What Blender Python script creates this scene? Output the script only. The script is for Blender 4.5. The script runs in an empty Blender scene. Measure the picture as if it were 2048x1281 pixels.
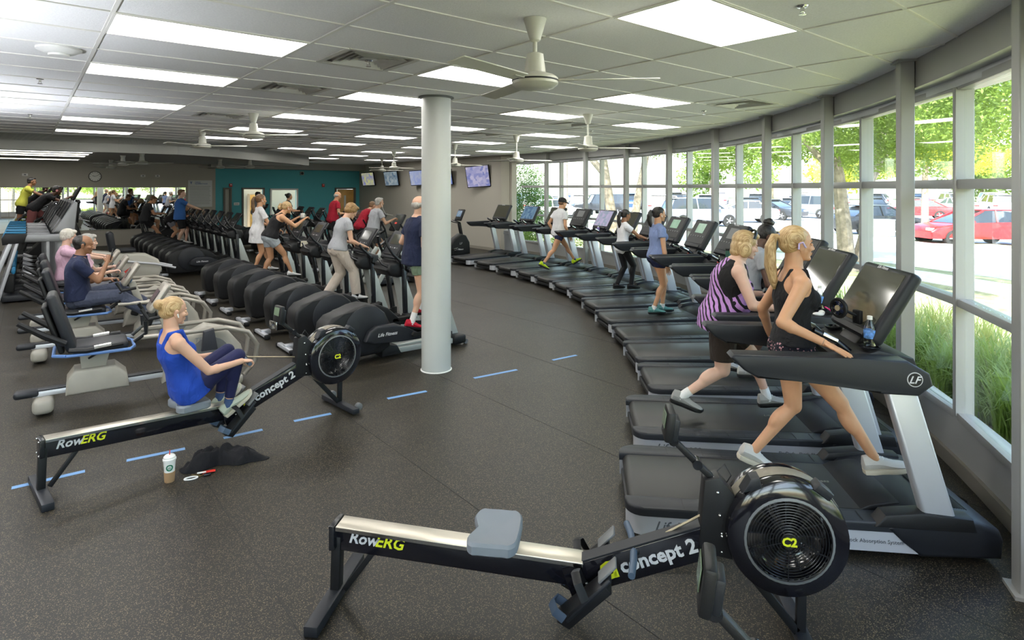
import bpy, bmesh, math, random
from mathutils import Vector as V, Matrix as M, Quaternion as Q
random.seed(7)
S = bpy.context.scene
C = S.collection
R = math.radians
PI = math.pi

# ------------------------------------------------------------------ camera
CAMZ = 2.21
cam = bpy.data.objects.new('camera', bpy.data.cameras.new('camera'))
C.objects.link(cam)
cam.location = (0, 0, CAMZ)
cam.rotation_euler = (PI / 2, 0, 0)
cam.data.sensor_width = 36
cam.data.lens = 36 * 1186 / 2048
cam.data.shift_y = -265.5 / 2048
cam.data.clip_start = 0.05
cam.data.clip_end = 500
S.camera = cam
# ------------------------------------------------------------------ sky, sun, exposure
w = bpy.data.worlds.new('world'); S.world = w; w.use_nodes = True
nt = w.node_tree
bg = nt.nodes['Background']
sk = nt.nodes.new('ShaderNodeTexSky'); sk.sky_type = 'NISHITA'; sk.sun_disc = False
sk.sun_elevation = R(50); sk.sun_rotation = R(200); sk.dust_density = 2.0; sk.air_density = 1.0
nt.links.new(sk.outputs[0], bg.inputs[0]); bg.inputs[1].default_value = 0.8
sun = bpy.data.objects.new('sun', bpy.data.lights.new('sun', 'SUN')); C.objects.link(sun)
sun.data.energy = 16; sun.data.angle = R(1.0); sun.data.color = (1, .95, .86)
sun.rotation_euler = (R(36), 0, R(-35))
S.view_settings.view_transform = 'Standard'; S.view_settings.look = 'None'
S.view_settings.gamma = 1; S.view_settings.use_curve_mapping = False
S.view_settings.exposure = 0.75
PANEL = 7.0
S.cycles.max_bounces = 8; S.cycles.diffuse_bounces = 6; S.cycles.transparent_max_bounces = 24
S.cycles.sample_clamp_indirect = 6

# ------------------------------------------------------------------ materials
MATS = {}
def mat(name, col, rough=.5, metal=0, bump=0, bs=60, var=0, vs=8, coat=0, emit=None, es=1, spec=.5, alpha=None, trans=0):
    if name in MATS: return MATS[name]
    m = bpy.data.materials.new(name); MATS[name] = m; m.use_nodes = True
    t = m.node_tree; b = t.nodes['Principled BSDF']
    c = tuple(col) + (1,)
    b.inputs['Base Color'].default_value = c
    b.inputs['Roughness'].default_value = rough
    b.inputs['Metallic'].default_value = metal
    b.inputs['Specular IOR Level'].default_value = spec
    if coat: b.inputs['Coat Weight'].default_value = coat; b.inputs['Coat Roughness'].default_value = .08
    if trans: b.inputs['Transmission Weight'].default_value = trans
    if emit:
        b.inputs['Emission Color'].default_value = tuple(emit) + (1,); b.inputs['Emission Strength'].default_value = es
    if bump or var:
        tc = t.nodes.new('ShaderNodeTexCoord')
    if bump:
        n = t.nodes.new('ShaderNodeTexNoise'); n.inputs['Scale'].default_value = bs; n.inputs['Detail'].default_value = 4
        bp = t.nodes.new('ShaderNodeBump'); bp.inputs['Strength'].default_value = bump; bp.inputs['Distance'].default_value = .004
        t.links.new(tc.outputs['Object'], n.inputs['Vector']); t.links.new(n.outputs[0], bp.inputs['Height']); t.links.new(bp.outputs[0], b.inputs['Normal'])
    if var:
        n = t.nodes.new('ShaderNodeTexNoise'); n.inputs['Scale'].default_value = vs; n.inputs['Detail'].default_value = 5
        r = t.nodes.new('ShaderNodeValToRGB')
        r.color_ramp.elements[0].position = .3; r.color_ramp.elements[1].position = .7
        r.color_ramp.elements[0].color = tuple(max(0, x * (1 - var)) for x in col) + (1,)
        r.color_ramp.elements[1].color = tuple(min(1, x * (1 + var)) for x in col) + (1,)
        t.links.new(tc.outputs['Object'], n.inputs['Vector']); t.links.new(n.outputs[0], r.inputs[0]); t.links.new(r.outputs[0], b.inputs['Base Color'])
    return m
def nd(m, kind): return m.node_tree.nodes.new(kind)
def lk(m, a, b): m.node_tree.links.new(a, b)

blk = mat('black plastic', (.011, .0115, .013), .45, bump=.15, bs=300, spec=.35)
blks = mat('satin black', (.012, .013, .016), .25)
blkg = mat('gloss black', (.008, .008, .012), .12, coat=.5)
dgr = mat('charcoal plastic', (.016, .018, .023), .45, bump=.1, bs=300, spec=.35)
mgr = mat('mid grey plastic', (.16, .165, .17), .45)
sil = mat('silver paint', (.55, .57, .62), .35, .35)
silp = mat('pale silver', (.52, .55, .53), .35, .3)
alu = mat('brushed aluminium', (.62, .58, .50), .32, .9)
chrome = mat('chrome', (.7, .7, .7), .15, 1)
rub = mat('black rubber', (.013, .013, .013), .7, bump=.3, bs=200, spec=.3)
belt = mat('treadmill belt', (.022, .022, .021), .42, bump=.12, bs=400, spec=.45)
screen_off = mat('screen glass off', (.055, .055, .04), .08, coat=.6)
white = mat('white plastic', (.8, .8, .78), .4)
beige = mat('beige plastic', (.36, .34, .295), .42, var=.05)
beiged = mat('champagne tube', (.38, .35, .31), .3, .4)
blue_tube = mat('blue rail', (.12, .24, .55), .4)
bluegrey = mat('blue grey rubber', (.065, .10, .155), .5)
red = mat('red plastic', (.6, .03, .02), .4)
yel = mat('logo yellow', (.75, .8, .02), .5)
logo_w = mat('logo white', (.6, .6, .62), .5)
logo_g = mat('logo grey', (.10, .11, .13), .5)
def screen(name, a, b2, s=1.0, sc=6):
    if name in MATS: return MATS[name]
    m = mat(name, a, .2); t = m.node_tree; p = t.nodes['Principled BSDF']
    tc = nd(m, 'ShaderNodeTexCoord'); v = nd(m, 'ShaderNodeTexVoronoi'); v.inputs['Scale'].default_value = sc
    v.distance = 'CHEBYCHEV'
    mx = nd(m, 'ShaderNodeMix'); mx.data_type = 'RGBA'
    mx.inputs[6].default_value = tuple(a) + (1,); mx.inputs[7].default_value = tuple(b2) + (1,)
    r = nd(m, 'ShaderNodeSeparateColor')
    lk(m, tc.outputs['Object'], v.inputs[0]); lk(m, v.outputs['Color'], r.inputs[0]); lk(m, r.outputs[0], mx.inputs[0])
    lk(m, mx.outputs[2], p.inputs['Emission Color']); p.inputs['Emission Strength'].default_value = s
    return m
scr_on = screen('screen lit', (.02, .05, .10), (.10, .14, .16), 1.0, 14)
scr_grn = screen('screen green', (.16, .26, .19), (.24, .34, .27), .45, 20)

# ------------------------------------------------------------------ mesh helpers
class G:
    def __init__(s): s.bm = bmesh.new()
    def _tag(s, verts, m):
        if m is not None: bmesh.ops.transform(s.bm, matrix=m, verts=verts)
    def box(s, c, d, r=0, seg=2, rot=None):
        res = bmesh.ops.create_cube(s.bm, size=1); vs = res['verts']
        mm = M.Diagonal((d[0], d[1], d[2], 1))
        bmesh.ops.transform(s.bm, matrix=mm, verts=vs)
        if rot is not None:
            bmesh.ops.transform(s.bm, matrix=rot.to_4x4(), verts=vs)
        bmesh.ops.translate(s.bm, vec=c, verts=vs)
        if r:
            es = list({e for v in vs for e in v.link_edges})
            bmesh.ops.bevel(s.bm, geom=es, offset=min(r, min(d) * .49), segments=seg, affect='EDGES', profile=.5)
        return s
    def prism(s, pts, y0, y1, r=0, seg=2, taper=1.0):
        cx = sum(p[0] for p in pts) / len(pts); cz = sum(p[1] for p in pts) / len(pts)
        a = [s.bm.verts.new((x, y0, z)) for x, z in pts]
        b = [s.bm.verts.new((cx + (x - cx) * taper, y1, cz + (z - cz) * taper)) for x, z in pts]
        n = len(pts); fa = s.bm.faces.new(a); fb = s.bm.faces.new(b[::-1])
        for i in range(n): s.bm.faces.new((a[i], b[i], b[(i + 1) % n], a[(i + 1) % n]))
        if r:
            es = list(set(fa.edges) | set(fb.edges))
            bmesh.ops.bevel(s.bm, geom=es, offset=r, segments=seg, affect='EDGES', profile=.5)
        return s
    def tube(s, pts, r, n=8, caps=True, sq=None):
        pts = [V(p) for p in pts]; k = len(pts)
        if not hasattr(r, '__len__'): r = [r] * k
        rings = []; up = None
        for i, p in enumerate(pts):
            d = (pts[min(i + 1, k - 1)] - pts[max(i - 1, 0)]).normalized()
            if up is None:
                up = V((0, 0, 1)) if abs(d.z) < .9 else V((0, 1, 0))
            sd = d.cross(up)
            if sd.length < 1e-5: sd = d.orthogonal()
            sd.normalize(); up = sd.cross(d).normalized()
            ring = []
            for j in range(n):
                a = 2 * PI * j / n
                fx, fy = (1, 1) if sq is None else sq
                ring.append(s.bm.verts.new(p + sd * (math.cos(a) * r[i] * fx) + up * (math.sin(a) * r[i] * fy)))
            rings.append(ring)
        for i in range(k - 1):
            for j in range(n):
                s.bm.faces.new((rings[i][j], rings[i][(j + 1) % n], rings[i + 1][(j + 1) % n], rings[i + 1][j]))
        if caps and n > 2:
            s.bm.faces.new(rings[0][::-1]); s.bm.faces.new(rings[-1])
        return s
    def bar(s, a, b, w, h, r=0):
        a = V(a); b = V(b); d = b - a; L = d.length
        q = d.to_track_quat('X', 'Z')
        return s.box((a + b) / 2, (L, w, h), r, 2, q.to_matrix())
    def lathe(s, prof, c=(0, 0, 0), axis='Z', n=20, closed=False):
        rings = []
        for r_, h in prof:
            ring = []
            for j in range(n):
                a = 2 * PI * j / n; x, y = r_ * math.cos(a), r_ * math.sin(a)
                p = {'Z': (x, y, h), 'Y': (x, h, y), 'X': (h, x, y)}[axis]
                ring.append(s.bm.verts.new(V(p) + V(c)))
            rings.append(ring)
        for i in range(len(rings) - 1):
            for j in range(n):
                s.bm.faces.new((rings[i][j], rings[i][(j + 1) % n], rings[i + 1][(j + 1) % n], rings[i + 1][j]))
        if closed:
            for j in range(n): s.bm.faces.new((rings[-1][j], rings[-1][(j + 1) % n], rings[0][(j + 1) % n], rings[0][j]))
        else: s.bm.faces.new(rings[0]); s.bm.faces.new(rings[-1])
        return s
    def ell(s, c, r, rot=None, u=14, v=10):
        if not hasattr(r, '__len__'): r = (r, r, r)
        res = bmesh.ops.create_uvsphere(s.bm, u_segments=u, v_segments=v, radius=1); vs = res['verts']
        m = M.Diagonal((r[0], r[1], r[2], 1))
        if rot is not None: m = rot.to_4x4() @ m
        m = M.Translation(c) @ m
        bmesh.ops.transform(s.bm, matrix=m, verts=vs)
        return s
    def cap(s, a, b, ra, rb, n=12):
        a = V(a); b = V(b); d = b - a; L = d.length
        if L < 1e-6: return s.ell(a, ra)
        d /= L; pts = []; rr = []
        for k in range(4):
            t = k / 4 * PI / 2; pts.append(a - d * ra * math.cos(t)); rr.append(max(.001, ra * math.sin(t)))
        for k in range(5): pts.append(a.lerp(b, k / 4)); rr.append(ra + (rb - ra) * k / 4)
        for k in range(1, 5):
            t = k / 4 * PI / 2; pts.append(b + d * rb * math.sin(t)); rr.append(max(.001, rb * math.cos(t)))
        return s.tube(pts, rr, n)
    def loft(s, rings, caps=True):
        rr = [[s.bm.verts.new(p) for p in r_] for r_ in rings]; n = len(rr[0])
        for i in range(len(rr) - 1):
            for j in range(n):
                s.bm.faces.new((rr[i][j], rr[i][(j + 1) % n], rr[i + 1][(j + 1) % n], rr[i + 1][j]))
        if caps: s.bm.faces.new(rr[0][::-1]); s.bm.faces.new(rr[-1])
        return s
    def poly(s, pts):
        s.bm.faces.new([s.bm.verts.new(p) for p in pts]); return s
    def slab(s, pts, z0, z1):
        a = [s.bm.verts.new((x, y, z0)) for x, y in pts]; b = [s.bm.verts.new((x, y, z1)) for x, y in pts]; n = len(pts)
        s.bm.faces.new(a[::-1]); s.bm.faces.new(b)
        for i in range(n): s.bm.faces.new((a[i], a[(i + 1) % n], b[(i + 1) % n], b[i]))
        return s
    def mesh(s, name, mt, flat=False):
        bmesh.ops.recalc_face_normals(s.bm, faces=s.bm.faces)
        me = bpy.data.meshes.new(name); s.bm.to_mesh(me); s.bm.free()
        if mt: me.materials.append(mt)
        if not flat:
            me.shade_smooth(); me.set_sharp_from_angle(angle=R(38))
        return me
    def obj(s, name, mt, parent=None, label=None, flat=False):
        return link(name, s.mesh(name, mt, flat), parent, label)
def link(name, me, parent=None, label=None, loc=None, rot=None):
    o = bpy.data.objects.new(name, me); C.objects.link(o); o.parent = parent
    if label: o['label'] = label
    if loc is not None: o.location = loc
    if rot is not None: o.rotation_euler = rot
    return o
def tag(o, label, cat, group=None, kind=None):
    o['label'] = label; o['category'] = cat
    if group: o['group'] = group
    if kind: o['kind'] = kind
    return o
def thing(name, label, cat, loc=(0, 0, 0), rz=0, group=None, kind=None):
    o = bpy.data.objects.new(name, None); C.objects.link(o); o.empty_display_size = .1
    o.location = loc; o.rotation_euler = (0, 0, rz)
    return tag(o, label, cat, group, kind)
KIDS = {}
def dup(o, parent=None):
    c = o.copy(); C.objects.link(c)
    if parent is not None: c.parent = parent
    for ch in list(o.children): dup(ch, c)
    return c
def place(proto, first, loc, rz, label):
    o = proto if first else dup(proto)
    o.location = loc; o.rotation_euler = (0, 0, rz); o['label'] = label
    return o
def remat(o, m):
    o.data = o.data.copy(); o.data.materials.clear(); o.data.materials.append(m)
TXT = {}
def text_mesh(s, size, mt, shear=0, off=0, ext=.001, sx=1.0):
    key = (s, size, mt.name, shear, off)
    if key in TXT: return TXT[key]
    cu = bpy.data.curves.new('lettering', 'FONT'); cu.body = s; cu.size = size; cu.shear = shear; cu.offset = off; cu.extrude = ext; cu.resolution_u = 2
    ob = bpy.data.objects.new('tmp', cu); C.objects.link(ob)
    dg = bpy.context.evaluated_depsgraph_get(); dg.update()
    me = bpy.data.meshes.new_from_object(ob.evaluated_get(dg)); me.name = 'lettering'
    bpy.data.objects.remove(ob); me.materials.clear(); me.materials.append(mt)
    if sx != 1: me.transform(M.Diagonal((sx, 1, 1, 1)))
    TXT[key] = me; return me
def arcpts(cx, cz, r, a0, a1, n=8):
    return [(cx + r * math.cos(R(a0 + (a1 - a0) * i / n)), cz + r * math.sin(R(a0 + (a1 - a0) * i / n))) for i in range(n + 1)]
ORD = ['first', 'second', 'third', 'fourth', 'fifth', 'sixth', 'seventh', 'eighth', 'ninth', 'tenth', 'eleventh', 'twelfth', 'thirteenth', 'fourteenth', 'fifteenth', 'sixteenth', 'seventeenth', 'eighteenth', 'nineteenth', 'twentieth']

# ------------------------------------------------------------------ room frame: u runs down the room, v across it
U = V((-.634, .773, 0)); W = V((.773, .634, 0)); HV = math.atan2(.634, .773)
ZC = 3.304
CX, CY = -12.9, 9.2
def arc(rad, deg, z=0): return V((CX + rad * math.cos(R(deg)), CY + rad * math.sin(R(deg)), z))
def uv(e, c, z=0): return V((U.x * e + W.x * c, U.y * e + W.y * c, z))   # ceiling / floor grid coordinates
# ================================================================== THE SETTING
# floor: recycled rubber with pale flecks
fm = mat('rubber floor', (.03, .03, .03), .45)
p = fm.node_tree.nodes['Principled BSDF']; p.inputs['Specular IOR Level'].default_value = .35
tc = nd(fm, 'ShaderNodeTexCoord')
vo = nd(fm, 'ShaderNodeTexVoronoi'); vo.inputs['Scale'].default_value = 210; vo.inputs['Randomness'].default_value = 1
nz = nd(fm, 'ShaderNodeTexNoise'); nz.inputs['Scale'].default_value = 260; nz.inputs['Detail'].default_value = 3
big = nd(fm, 'ShaderNodeTexNoise'); big.inputs['Scale'].default_value = .6; big.inputs['Detail'].default_value = 6
sc = nd(fm, 'ShaderNodeSeparateColor'); r1 = nd(fm, 'ShaderNodeValToRGB'); r2 = nd(fm, 'ShaderNodeValToRGB')
r1.color_ramp.elements[0].position = .76; r1.color_ramp.elements[1].position = .82
r2.color_ramp.elements[0].position = .50; r2.color_ramp.elements[1].position = .56
mu = nd(fm, 'ShaderNodeMath'); mu.operation = 'MULTIPLY'
mx = nd(fm, 'ShaderNodeMix'); mx.data_type = 'RGBA'
bc = nd(fm, 'ShaderNodeValToRGB'); bc.color_ramp.elements[0].color = (.0105, .010, .0088, 1); bc.color_ramp.elements[1].color = (.019, .0175, .015, 1)
for a, b in ((tc.outputs['Object'], vo.inputs[0]), (tc.outputs['Object'], nz.inputs[0]), (tc.outputs['Object'], big.inputs[0]), (vo.outputs['Color'], sc.inputs[0]),
             (sc.outputs[0], r1.inputs[0]), (nz.outputs[0], r2.inputs[0]), (r1.outputs[0], mu.inputs[0]), (r2.outputs[0], mu.inputs[1]), (big.outputs[0], bc.inputs[0]),
             (bc.outputs[0], mx.inputs[6]), (mu.outputs[0], mx.inputs[0]), (mx.outputs[2], p.inputs['Base Color'])): lk(fm, a, b)
mx.inputs[7].default_value = (.24, .19, .11, 1)
rr = nd(fm, 'ShaderNodeMapRange'); rr.inputs[3].default_value = .36; rr.inputs[4].default_value = .52; lk(fm, big.outputs[0], rr.inputs[0]); lk(fm, rr.outputs[0], p.inputs['Roughness'])
bp = nd(fm, 'ShaderNodeBump'); bp.inputs['Strength'].default_value = .25; bp.inputs['Distance'].default_value = .002
lk(fm, nz.outputs[0], bp.inputs['Height']); lk(fm, bp.outputs[0], p.inputs['Normal'])
N2 = V((.634, -.773, 0))
WB = V((-12.4, 24.9, 0))                     # a point on the mirror / teal wall
corner = WB + W * 6.4
RO = 17.12
pts = [arc(RO, a) for a in [x * 2.5 for x in range(-24, 17)]]
pts = [(q.x, q.y) for q in pts] + [(corner.x, corner.y), ((WB - W * 12).x, (WB - W * 12).y), (-12.5, -4.5), (-8, -6.5)]
EXT = [(arc(17.9, a).x, arc(17.9, a).y) for a in [x * 2.5 for x in range(-24, 17)]] + [(.6, 21.5), (corner.x + .3, corner.y + .5), (-22.6, 17.8), (-13.2, -5), (-8.2, -7.2)]
tag(G().slab(pts, -.12, 0).obj('floor', fm, flat=True), 'dark speckled rubber gym floor', 'floor', kind='structure')
# rubber roll seams
sm = mat('floor seam', (.017, .017, .017), .6)
fl = bpy.data.objects['floor']
for k in range(-3, 9):
    a = uv(.5, k * 1.35 - .3, .0012); b = uv(26, k * 1.35 - .3, .0012)
    if k < 4: a = uv(-2, k * 1.35 - .3, .0012)
    G().bar(a, b, .004, .001).obj('seam', sm, fl)

cm = mat('ceiling tile', (.87, .87, .88), .85, bump=.5, bs=160, var=.05, vs=70)
gm = mat('ceiling grid', (.84, .83, .79), .5)
dark = mat('dark void', (.05, .05, .05), .8)
ceil = tag(G().slab(EXT, ZC + .03, ZC + .35).obj('ceiling', mat('plenum', (.5, .49, .46), .9), flat=True), 'white suspended tile ceiling over the gym', 'ceiling', kind='structure')
TU, TV = .63, 1.25
E0, C0 = 4.43, .42
def cell(i, j): return uv(E0 + i * TU, C0 + j * TV, ZC)   # corner of cell (i along u, j across)
LIGHT = {}
for bnd in range(-4, 13, 2):
    for i in (-8, -4, 0, 3, 7, 11, 15, 19, 23, 27):
        LIGHT[(i, bnd)] = 1
for kx in [(-8, 0), (-4, 0), (-8, 6), (-4, 6), (0, 6), (-4, 4), (-8, 4), (-4, 8), (0, 8), (3, 8), (7, 8)]: LIGHT.pop(kx, None)
VENT = {(0, 1): 1, (3, 1): 1, (-1, 5): 1, (4, 5): 1, (8, 1): 1, (13, 3): 1, (8, 5): 1}
# bulkhead with the lower ceiling behind it
bh = [(-20.5, 3.4), (-10.2, 11.8), (-8.6, 12.95), (-7.75, 13.75), (-7.35, 14.9), (-7.2, 16.5), (-7.05, 20.6)]
low = bh + [(-9.7, 27.0), (-22.1, 16.9)]
def inside(x, y, poly):
    c = False; n = len(poly)
    for i in range(n):
        x1, y1 = poly[i]; x2, y2 = poly[(i + 1) % n]
        if (y1 > y) != (y2 > y) and x < (x2 - x1) * (y - y1) / (y2 - y1) + x1: c = not c
    return c
room = pts
tile_me = None
def tile_mesh(du, dv):
    g = G(); c = [uv(.006, .006, 0), uv(du - .006, .006, 0), uv(du - .006, dv - .006, 0), uv(.006, dv - .006, 0)]
    g.slab([(q.x, q.y) for q in c], .002, .018)
    return g
tile_me = tile_mesh(TU, TV).mesh('ceiling_tile', cm, True)
cand = []
for i in range(-18, 44):
    for j in range(-16, 12):
        c = cell(i, j) + uv(TU / 2, TV / 2)
        if not inside(c.x, c.y, room) and not inside(c.x - .6, c.y, room): continue
        if inside(c.x, c.y, low) and inside(c.x - .7, c.y + .7, low): continue
        vis = c.y > 1.5 and abs(c.x / c.y) < .95 and 1.094 / c.y * 1186 < 430
        cand.append((0 if vis else 1, c.length, i, j))
cand.sort()
stuff = G(); nt_ = 0; LP = []; VP = []
for vz, dd, i, j in cand:
    if (i, j) in LIGHT: LP.append((i, j)); continue
    if (i, j) in VENT: VP.append((i, j)); continue
    q = cell(i, j)
    if nt_ < 300 and vz == 0:
        link('ceiling_tile', tile_me, ceil, None, q); nt_ += 1
    else:
        c4 = [q + uv(.006, .006), q + uv(TU - .006, .006), q + uv(TU - .006, TV - .006), q + uv(.006, TV - .006)]
        stuff.slab([(z.x, z.y) for z in c4], ZC + .002, ZC + .018)
o = stuff.obj('far_ceiling_tiles', cm, ceil, flat=True); o['kind'] = 'stuff'
g = G()
for j in range(-16, 13):
    a = None
    for i in range(-19, 45):
        c = cell(i, j)
        ok = inside(c.x, c.y, room) and not inside(c.x, c.y, low)
        if ok and a is None: a = c
        if (not ok or i == 44) and a is not None: g.bar(a, c, .024, .012); a = None
for i in range(-18, 45):
    a = None
    for j in range(-17, 14):
        c = cell(i, j)
        ok = inside(c.x, c.y, room) and not inside(c.x, c.y, low)
        if ok and a is None: a = c
        if (not ok or j == 13) and a is not None: g.bar(a, c, .022, .010); a = None
g.obj('ceiling_grid', gm, ceil, flat=True)
# lights
em = mat('light diffuser', (.9, .9, .88), .4, emit=(1, .975, .92), es=PANEL)
lt = thing('ceiling_light', 'light', 'ceiling light', group='recessed rectangular ceiling lights')
gg = G(); c4 = [uv(.02, .02), uv(TU - .02, .02), uv(TU - .02, TV - .02), uv(.02, TV - .02)]
gg.slab([(z.x, z.y) for z in c4], .001, .006); gg.obj('diffuser', em, lt, flat=True)
gg = G()
for a, b in ((uv(.012, .01), uv(.012, TV - .01)), (uv(TU - .012, .01), uv(TU - .012, TV - .01)), (uv(.01, .012), uv(TU - .01, .012)), (uv(.01, TV - .012), uv(TU - .01, TV - .012))): gg.bar(a, b, .02, .016)
gg.obj('frame', gm, lt)
rows = sorted({j for i, j in LP}); first = True
for j in rows:
    col = sorted(i for i, jj in LP if jj == j)
    for n, i in enumerate(col):
        place(lt, first, cell(i, j), 0, f'ceiling light, {ORD[n]} from the near end of the {ORD[rows.index(j)]} row'); first = False
# vents
vm = mat('vent metal', (.62, .61, .58), .45)
vt = thing('ceiling_vent', 'v', 'vent', group='square ceiling air diffusers')
gg = G(); c4 = [uv(.01, .01), uv(TU - .01, .01), uv(TU - .01, TU - .01), uv(.01, TU - .01)]
gg.slab([(z.x, z.y) for z in c4], .10, .12); gg.obj('duct', dark, vt)
gg = G()
for a, b in ((uv(.0, .0), uv(.0, TU)), (uv(TU, 0), uv(TU, TU)), (uv(0, 0), uv(TU, 0)), (uv(0, TU), uv(TU, TU))): gg.bar(a + V((0, 0, .005)), b + V((0, 0, .005)), .05, .02)
gg.obj('frame', vm, vt)
for k, s_ in enumerate((.07, .13, .19, .25)):
    gg = G(); z0 = -.012 + k * .006; a = s_; b = TU - s_; r0 = [uv(a, a, z0), uv(b, a, z0), uv(b, b, z0), uv(a, b, z0)]; a += .045; b -= .045
    r1_ = [uv(a, a, z0 + .04), uv(b, a, z0 + .04), uv(b, b, z0 + .04), uv(a, b, z0 + .04)]
    gg.loft([r0, r1_], caps=(k == 3)); o = gg.obj('louvre', vm, vt)
gg = G(); c4 = [uv(0, TU), uv(TU, TU), uv(TU, TV), uv(0, TV)]
VL = {(0, 1): 'ceiling air vent nearest the big fan', (3, 1): 'second ceiling air vent, above the elliptical row', (-1, 5): 'ceiling air vent near the windows at the near end', (4, 5): 'ceiling air vent beside the second ceiling fan',
      (8, 1): 'ceiling air vent close to the grey bulkhead', (13, 3): 'small far ceiling air vent between lights', (8, 5): 'third window side ceiling air vent'}
first = True
vstuff = []
for (i, j) in VP:
    place(vt, first, cell(i, j) + uv(0, .3), 0, VL[(i, j)]); first = False
    q = cell(i, j)
    for d0, d1 in ((.006, .29), (.3 + TU + .02, TV - .006)):
        if d1 - d0 < .05: continue
        c4 = [q + uv(.006, d0), q + uv(TU - .006, d0), q + uv(TU - .006, d1), q + uv(.006, d1)]
        G().slab([(z.x, z.y) for z in c4], ZC + .002, ZC + .018).obj('ceiling_tile', cm, ceil, flat=True)

wallg = mat('taupe wall', (.44, .415, .36), .75, bump=.06, bs=90)
greyb = mat('grey bulkhead paint', (.32, .32, .295), .7)
teal = mat('teal wall', (.09, .42, .48), .7)
framem = mat('window frame grey', (.40, .40, .395), .42, .25)
framel = mat('window frame light', (.58, .6, .62), .38, .3)
# bulkhead & low ceiling
g = G()
for a, b in zip(bh[:-1], bh[1:]):
    d = (V(b) - V(a)).normalized(); n_ = V((-d.y, d.x)) * .12
    g.slab([a, b, (b[0] + n_.x, b[1] + n_.y), (a[0] + n_.x, a[1] + n_.y)], 2.97, ZC + .03)
tag(g.obj('bulkhead_beam', greyb), 'grey painted bulkhead curving across the ceiling', 'beam', kind='structure')
lowc = tag(G().slab(low, 3.16, ZC + .02).obj('ceiling_low', mat('low ceiling', (.5, .49, .46), .8), flat=True), 'lowered ceiling above the mirror wall', 'ceiling', kind='structure')
slm = em
k = 0
for (e, c) in [(15.5, -9.5), (16.9, -9.5), (18.3, -9.5), (16.5, -5.2), (17.8, -5.2), (19.1, -5.2), (19.5, -1), (20.8, -1), (22.1, -1), (22.0, -5.2), (22.0, -9.5), (14.2, -9.5), (25, -1)]:
    if not inside(uv(e, c).x, uv(e, c).y, low) or not inside(uv(e, c + 1.2).x, uv(e, c + 1.2).y, low): continue
    t_ = thing('strip_light', f'slim recessed strip light in the lowered ceiling, {ORD[k]} counting from the far side', 'ceiling light', uv(e, c, 3.16), 0, 'strip lights in the lowered ceiling'); k += 1
    gg = G(); c4 = [uv(0, 0), uv(.3, 0), uv(.3, 2.4), uv(0, 2.4)]; gg.slab([(z.x, z.y) for z in c4], -.012, -.002); gg.obj('diffuser', slm, t_, flat=True)
    gg = G(); gg.bar(uv(0, 0, -.01), uv(0, 2.4, -.01), .03, .016).bar(uv(.3, 0, -.01), uv(.3, 2.4, -.01), .03, .016); gg.obj('frame', gm, t_)
# walls
def wallslab(name, a, b, th, z0, z1, m, label):
    a = V(a); b = V(b); d = (b - a).normalized(); n_ = V((-d.y, d.x, 0)) * th
    return tag(G().slab([(a.x, a.y), (b.x, b.y), ((b + n_).x, (b + n_).y), ((a + n_).x, (a + n_).y)], z0, z1).obj(name, m, flat=True), label, 'wall', kind='structure')
Wt = lambda t, off=0: WB + W * t + N2 * off       # along the mirror/teal wall, off = towards the room
def pxt(px):
    r_ = (px - 1024) / 1186; return (12.4 + 24.9 * r_) / (.773 - .634 * r_)
tA = pxt(431)
wallslab('wall_mirror', Wt(-12.2), Wt(tA), .2, 0, ZC, wallg, 'taupe wall that carries the long mirror')
# teal wall with openings
ops = [(pxt(448), pxt(461), 0.0, 2.16, 'door_1', 0), (pxt(485), pxt(527), 0.0, 2.16, 'door_2', 1), (pxt(541), pxt(594), 1.0, 2.12, 'window_20', 2), (pxt(671), pxt(709), 0.0, 2.16, 'door_3', 3)]
segs = [tA]
for o_ in ops: segs += [o_[0], o_[1]]
segs.append(6.4)
g = G()
def wseg(g, t0, t1, z0, z1):
    a = Wt(t0); b = Wt(t1); n_ = -N2 * .2
    g.slab([(a.x, a.y), (b.x, b.y), ((b + n_).x, (b + n_).y), ((a + n_).x, (a + n_).y)], z0, z1)
for k in range(0, len(segs), 2): wseg(g, segs[k], segs[k + 1], 0, ZC)
for t0, t1, z0, z1, nm, kd in ops:
    wseg(g, t0, t1, z1, ZC)
    if z0 > 0: wseg(g, t0, t1, 0, z0)
tag(g.obj('wall_teal', teal, flat=True), 'teal painted end wall with doors and an office window', 'wall', kind='structure')
g = G()
a, b = Wt(tA - .3, .02), Wt(6.4, .02); n_ = N2 * .55
g.slab([(a.x, a.y), (b.x, b.y), ((b + n_).x, (b + n_).y), ((a + n_).x, (a + n_).y)], 3.0, ZC)
tag(g.obj('soffit_beam', greyb, flat=True), 'grey soffit above the teal wall', 'beam', kind='structure')
office = mat('office wall', (.62, .6, .52), .7)
g = G()
a, b = Wt(tA - .2, -2.6), Wt(6.9, -2.6); n_ = -N2 * .1
g.slab([(a.x, a.y), (b.x, b.y), ((b + n_).x, (b + n_).y), ((a + n_).x, (a + n_).y)], 0, 3)
tag(g.obj('wall_office', office, flat=True), 'pale office wall seen through the doorways', 'wall', kind='structure')
g = G(); q = [Wt(tA - .2, -.2), Wt(6.9, -.2), Wt(6.9, -2.7), Wt(tA - .2, -2.7)]
g.slab([(z.x, z.y) for z in q], 2.9, 3.0); tag(g.obj('ceiling_office', office, flat=True), 'office ceiling behind the teal wall', 'ceiling', kind='structure')
g = G(); g.slab([(z.x, z.y) for z in q], -.1, 0); tag(g.obj('floor_office', mat('office floor', (.2, .19, .17), .5), flat=True), 'office floor behind the teal wall', 'floor', kind='structure')
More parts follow.
